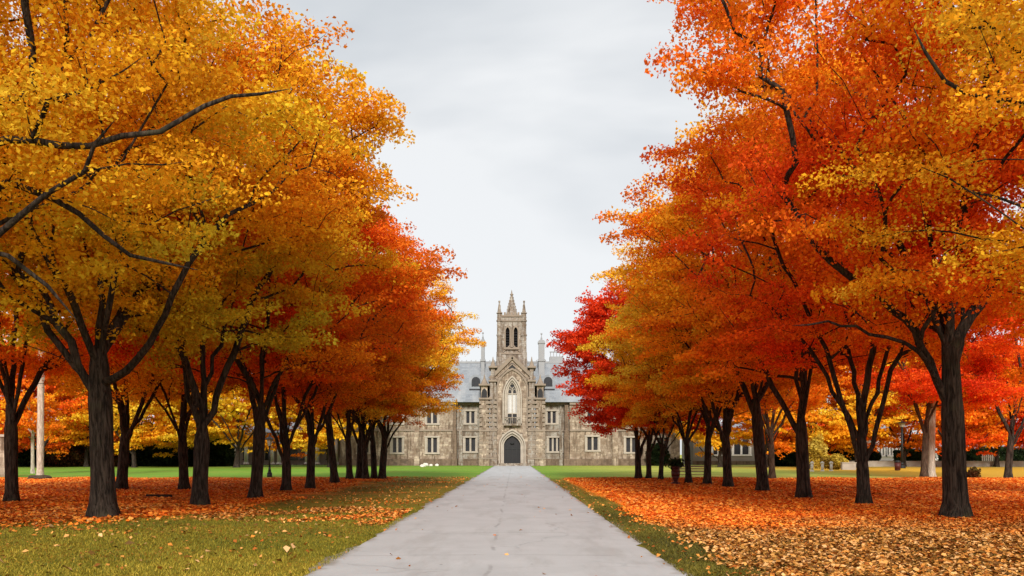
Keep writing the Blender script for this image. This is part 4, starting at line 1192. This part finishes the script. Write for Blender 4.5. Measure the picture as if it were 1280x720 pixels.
def house(label, d, px0, px1, top, wins, wm=None, roof=True, depth=8, name='pale_house'):
    e = empty(name, (X((px0 + px1) / 2, d), d, 0), label, 'building'); ex = e.location.x
    f = lambda p: X(p, d) - ex
    zt = Z(top, d)
    b = MB(); hs = [(f(a0), f(a1), Z(c1, d), Z(c0, d)) for a0, a1, c0, c1 in wins]
    wall_holes(b, f(px0), f(px1), 0, zt, 0, hs, .3); b.box(f(px0), f(px1), .35, depth, 0, zt)
    for xx in (f(px0), f(px1)): b.poly([(xx, 0, 0), (xx, .35, 0), (xx, .35, zt), (xx, 0, zt)], [(0, 1, 2, 3)])
    b.build('wall', wm or M['white_paint'], e)
    if roof:
        r_ = MB(); r_.poly([(f(px0) - .3, -.3, zt), (f(px1) + .3, -.3, zt), (f(px1) + .3, depth + .3, zt), (f(px0) - .3, depth + .3, zt), ((f(px0) * .7 + f(px1) * .3), depth / 2, zt + 1.8), ((f(px0) * .3 + f(px1) * .7), depth / 2, zt + 1.8)],
                           [(0, 1, 5, 4), (1, 2, 5), (2, 3, 4, 5), (3, 0, 4), (0, 3, 2, 1)]); r_.build('roof', M['slate'], e)
    for h in hs: win(e, h, 0, 2, M['white_paint'])
    p_ = MB(); p_.box(f(px0) - .05, f(px1) + .05, -.2, .1, -.05, .6); p_.build('plinth', M['stone_dark'], e)
    return e


house('grey stone wing with tall pale framed windows seen right of the main building', 122, 866, 962, 541, [(891, 905, 546, 568), (917, 937, 541.5, 568)], M['dull_wall'], True, name='stone_wing')
house('low white house with three tall windows behind the lamp post', 126, 1095, 1128, 543, [(1099, 1106, 547, 569), (1109, 1116, 547, 569), (1119, 1124, 549, 569)], M['white_paint'])
house('long low pale building behind the hedge near the right edge', 136, 1160, 1330, 563, [(1170, 1176, 566, 575), (1180, 1186, 566, 575), (1196, 1204, 566, 575), (1252, 1262, 567, 575)], M['dull_wall'], True)
leaf_w = empty('low_wall', (X(1140, 104), 104, 0), 'long low pale stone wall across the far right lawn', 'wall')
b = MB(); b.box(X(1002, 104) - leaf_w.location.x, X(1320, 104) - leaf_w.location.x, 0, .4, -.05, Z(577.2, 104)); b.build('wall_body', M['trim'], leaf_w)
b = MB(); b.box(X(1001, 104) - leaf_w.location.x, X(1321, 104) - leaf_w.location.x, -.06, .46, Z(577.2, 104) + .002, Z(576.2, 104)); b.build('coping', M['trim'], leaf_w)
# stone pier at the left edge
b = MB(); b.box(X(-14, 56), X(8, 56), 56, 57, -.1, Z(546, 56)); pier = b.build('stone_pier', M['stone'])
tag(pier, 'square tan stone pier cut by the left edge of the picture', 'pier')
b = MB(); b.box(X(-16, 56), X(9.5, 56), 55.9, 57.1, Z(546, 56) + .003, Z(543, 56)); b.build('coping', M['trim'], pier)
# fence of pinkish pickets
fe = empty('picket_fence', (X(1238, 112), 112, 0), 'short pinkish picket fence in front of the right hedge', 'fence')
for k_ in range(9):
    b = MB(); xx = X(1228.5 + k_ * 2.45, 112) - fe.location.x; b.box(xx - .07, xx + .07, 0, .08, 0, 1.55); b.poly([(xx - .07, 0, 1.553), (xx + .07, 0, 1.553), (xx, .04, 1.68), (xx - .07, .08, 1.553), (xx + .07, .08, 1.553)], [(0, 1, 2), (3, 2, 4), (0, 2, 3), (1, 4, 2)]); b.build('picket', M['white_paint'], fe)
b = MB()
for zz in (.4, 1.2): b.box(X(1227, 112) - fe.location.x, X(1250, 112) - fe.location.x, .081, .14, zz, zz + .1)
b.build('rail', M['white_paint'], fe)


# ------------------------------------------------------------------ lamp posts, bench, urn, bin, small things
def lamp(x, y, h, label, w_=1.0):
    e = empty('lamp_post', (x, y, 0), label, 'lamp post')
    b = MB(); b.lathe(0, 0, [(.17 * w_, -.03), (.17 * w_, .25), (.10 * w_, .4), (.065 * w_, .7), (.05 * w_, h - .75), (.08 * w_, h - .72), (.05 * w_, h - .62)], 10); b.build('post', M['metal_dark'], e, True)
    b = MB(); b.lathe(0, 0, [(.10 * w_, h - .62), (.19 * w_, h - .18)], 6); b.build('lantern', M['lamp_glass'], e)
    b = MB(); b.lathe(0, 0, [(.30 * w_, h - .178), (.27 * w_, h - .12), (.06 * w_, h), (.02 * w_, h + .14)], 8); b.build('cap', M['metal_dark'], e)
    return e


x, y = by(337, 596.5); lamp(x, y, Z(546, y), 'slim dark lamp post in front of the pale arcade', 1.1)
x, y = by(1127.5, 585.5); lamp(x, y, Z(527, y), 'tall dark lamp post before the low white house', 2.3)
x, y = by(1122, 588)
e = empty('litter_bin', (x, y, 0), 'dark red litter bin on the grass near the tall lamp post', 'bin')
b = MB(); b.lathe(0, 0, [(.22, 0), (.27, .08), (.30, .75), (.30, .8)], 14); b.build('body', M['maroon'], e, True)
b = MB(); b.lathe(0, 0, [(.33, .8), (.33, .86), (.2, .97), (.05, 1.0)], 14); b.build('lid', M['metal_dark'], e, True)
# urn with plant beside the sixth right trunk
x, y = by(844.5, 606)
e = empty('garden_urn', (x, y, 0), 'small dark urn holding a spiky plant beside a golden tree trunk', 'urn')
b = MB(); b.box(-.2, .2, -.2, .2, -.02, .12); b.lathe(0, 0, [(.16, .12), (.10, .2), (.14, .28), (.22, .45), (.24, .7), (.20, .85), (.26, .92), (.26, .97)], 14); b.build('bowl', M['maroon'], e, True)
rng = np.random.default_rng(77); P = rng.normal(0, 1, (260, 3)) * (.2, .2, .1) + (.02, 0, 1.15)
v, f = leaf_quads(P, 0.16, 0.2, rng)
me = raw_mesh('foliage', v, f, {'leaf_var': rng.random(260), 'spray_var': rng.random(260)}); me.materials.append(M['leaf_dark']); link(bpy.data.objects.new('foliage', me), e)
b = MB(); b.cone(0, 0, .95, 1.2, .12, .05, 6); b.build('stem', M['bark'], e)
# bench behind the trunk
x, y = by(864, 602.5)
e = empty('park_bench', (x, y, 0), 'pale wooden bench half hidden behind a golden tree of the right row', 'bench')
bw = 1.05
b = MB()
for k_ in range(4): b.box(-bw, bw, -.25 + k_ * .13, -.15 + k_ * .13, .43, .46)
b.build('seat', M['wood'], e)
b = MB()
for k_ in range(3): b.box(-bw, bw, .30 + k_ * .02, .325 + k_ * .02, .58 + k_ * .13, .67 + k_ * .13)
b.build('backrest', M['wood'], e)
for sx in (-1, 1):
    b = MB(); b.box(sx * .9 - .04, sx * .9 + .04, -.22, -.14, -.02, .428); b.build('leg', M['metal_dark'], e)
    b = MB(); b.box(sx * .9 - .04, sx * .9 + .04, .34, .40, -.02, .95); b.build('leg', M['metal_dark'], e)


def rock(x, y, r, label, group, seed, flat=0.7, name='pale_rock', m_='rock'):
    import bmesh
    bm = bmesh.new(); bmesh.ops.create_icosphere(bm, subdivisions=3, radius=r)
    rn = random.Random(seed); ph = [rn.uniform(0, 6) for _ in range(6)]
    for v_ in bm.verts:
        c = v_.co / r
        k_ = 1 + .14 * math.sin(3 * c.x + ph[0]) * math.sin(3 * c.y + ph[1]) + .10 * math.sin(5 * c.z + ph[2] + 4 * c.x) + .05 * math.sin(9 * c.y + ph[3])
        v_.co = Vector((c.x * k_ * r * 1.3, c.y * k_ * r, c.z * k_ * r * flat))
    me_ = bpy.data.meshes.new(name); bm.to_mesh(me_); bm.free(); me_.materials.append(M[m_])
    o = bpy.data.objects.new(name, me_); o.location = (x, y, r * flat * 0.55); link(o)
    return tag(o, label, 'rock', group)


gR = 'pale rocks on the lawn before the stone building'
for (px, py, r, lb, sd) in ((528.5, 583.8, .50, 'lowest white rock of the small group on the green lawn', 1), (532, 582.6, .62, 'tallest pale rock of the small group on the green lawn', 2),
                            (538.5, 582.7, .40, 'mid-sized pale rock right of the tallest one by the building', 3), (546, 582.6, .42, 'pale rock standing apart at the right end of the group', 4)):
    x, y = by(px, py); rock(x, min(y, 111), r * 0.5, lb, gR, sd, .9)
gB = 'small white stone posts by the yellow shrub'
for px, lb in ((1015, 'white stone post beside the trunk, left of the yellow shrub'), (1028, 'white stone post at the near corner of the yellow shrub'), (1039, 'white stone post before the middle of the yellow shrub')):
    x, y = by(px, 589.5); b = MB(); b.lathe(0, 0, [(.2, -.02), (.2, .1), (.13, .15), (.12, .7), (.18, .75), (.18, .85), (.05, .95)], 10)
    o = b.build('stone_post', M['rock'], None, True); o.location = (x, y, 0); tag(o, lb, 'post', gB)
b = MB(); b.box(X(1053, 82), X(1070, 82), 82, 82.4, -.05, Z(579, 82)); b.box(X(1053, 82) - .05, X(1070, 82) + .05, 81.95, 82.45, Z(579, 82) + .002, Z(578, 82)); o = b.build('garden_wall', M['trim']); tag(o, 'short cream garden wall right of the yellow shrub', 'wall')
# dark mound at the foot of the birch, fallen log
x, y = by(50, 599.6); o = rock(x, y, .55, 'dark low mound of soil at the foot of the white birch', None, 9, .35, 'soil_mound', 'bark_brown'); o['category'] = 'mound'
x, y = by(199, 622.5)
b = MB(); b.cone(0, 0, -.45, .45, .075, .06, 9); b.cone(.03, 0, .1, .38, .03, .012, 5)
o = b.build('fallen_branch', M['bark'], None); o.location = (x, y, .07); o.rotation_euler = (R(2), R(90), R(8)); tag(o, 'short dark fallen branch lying on the red leaves', 'branch')
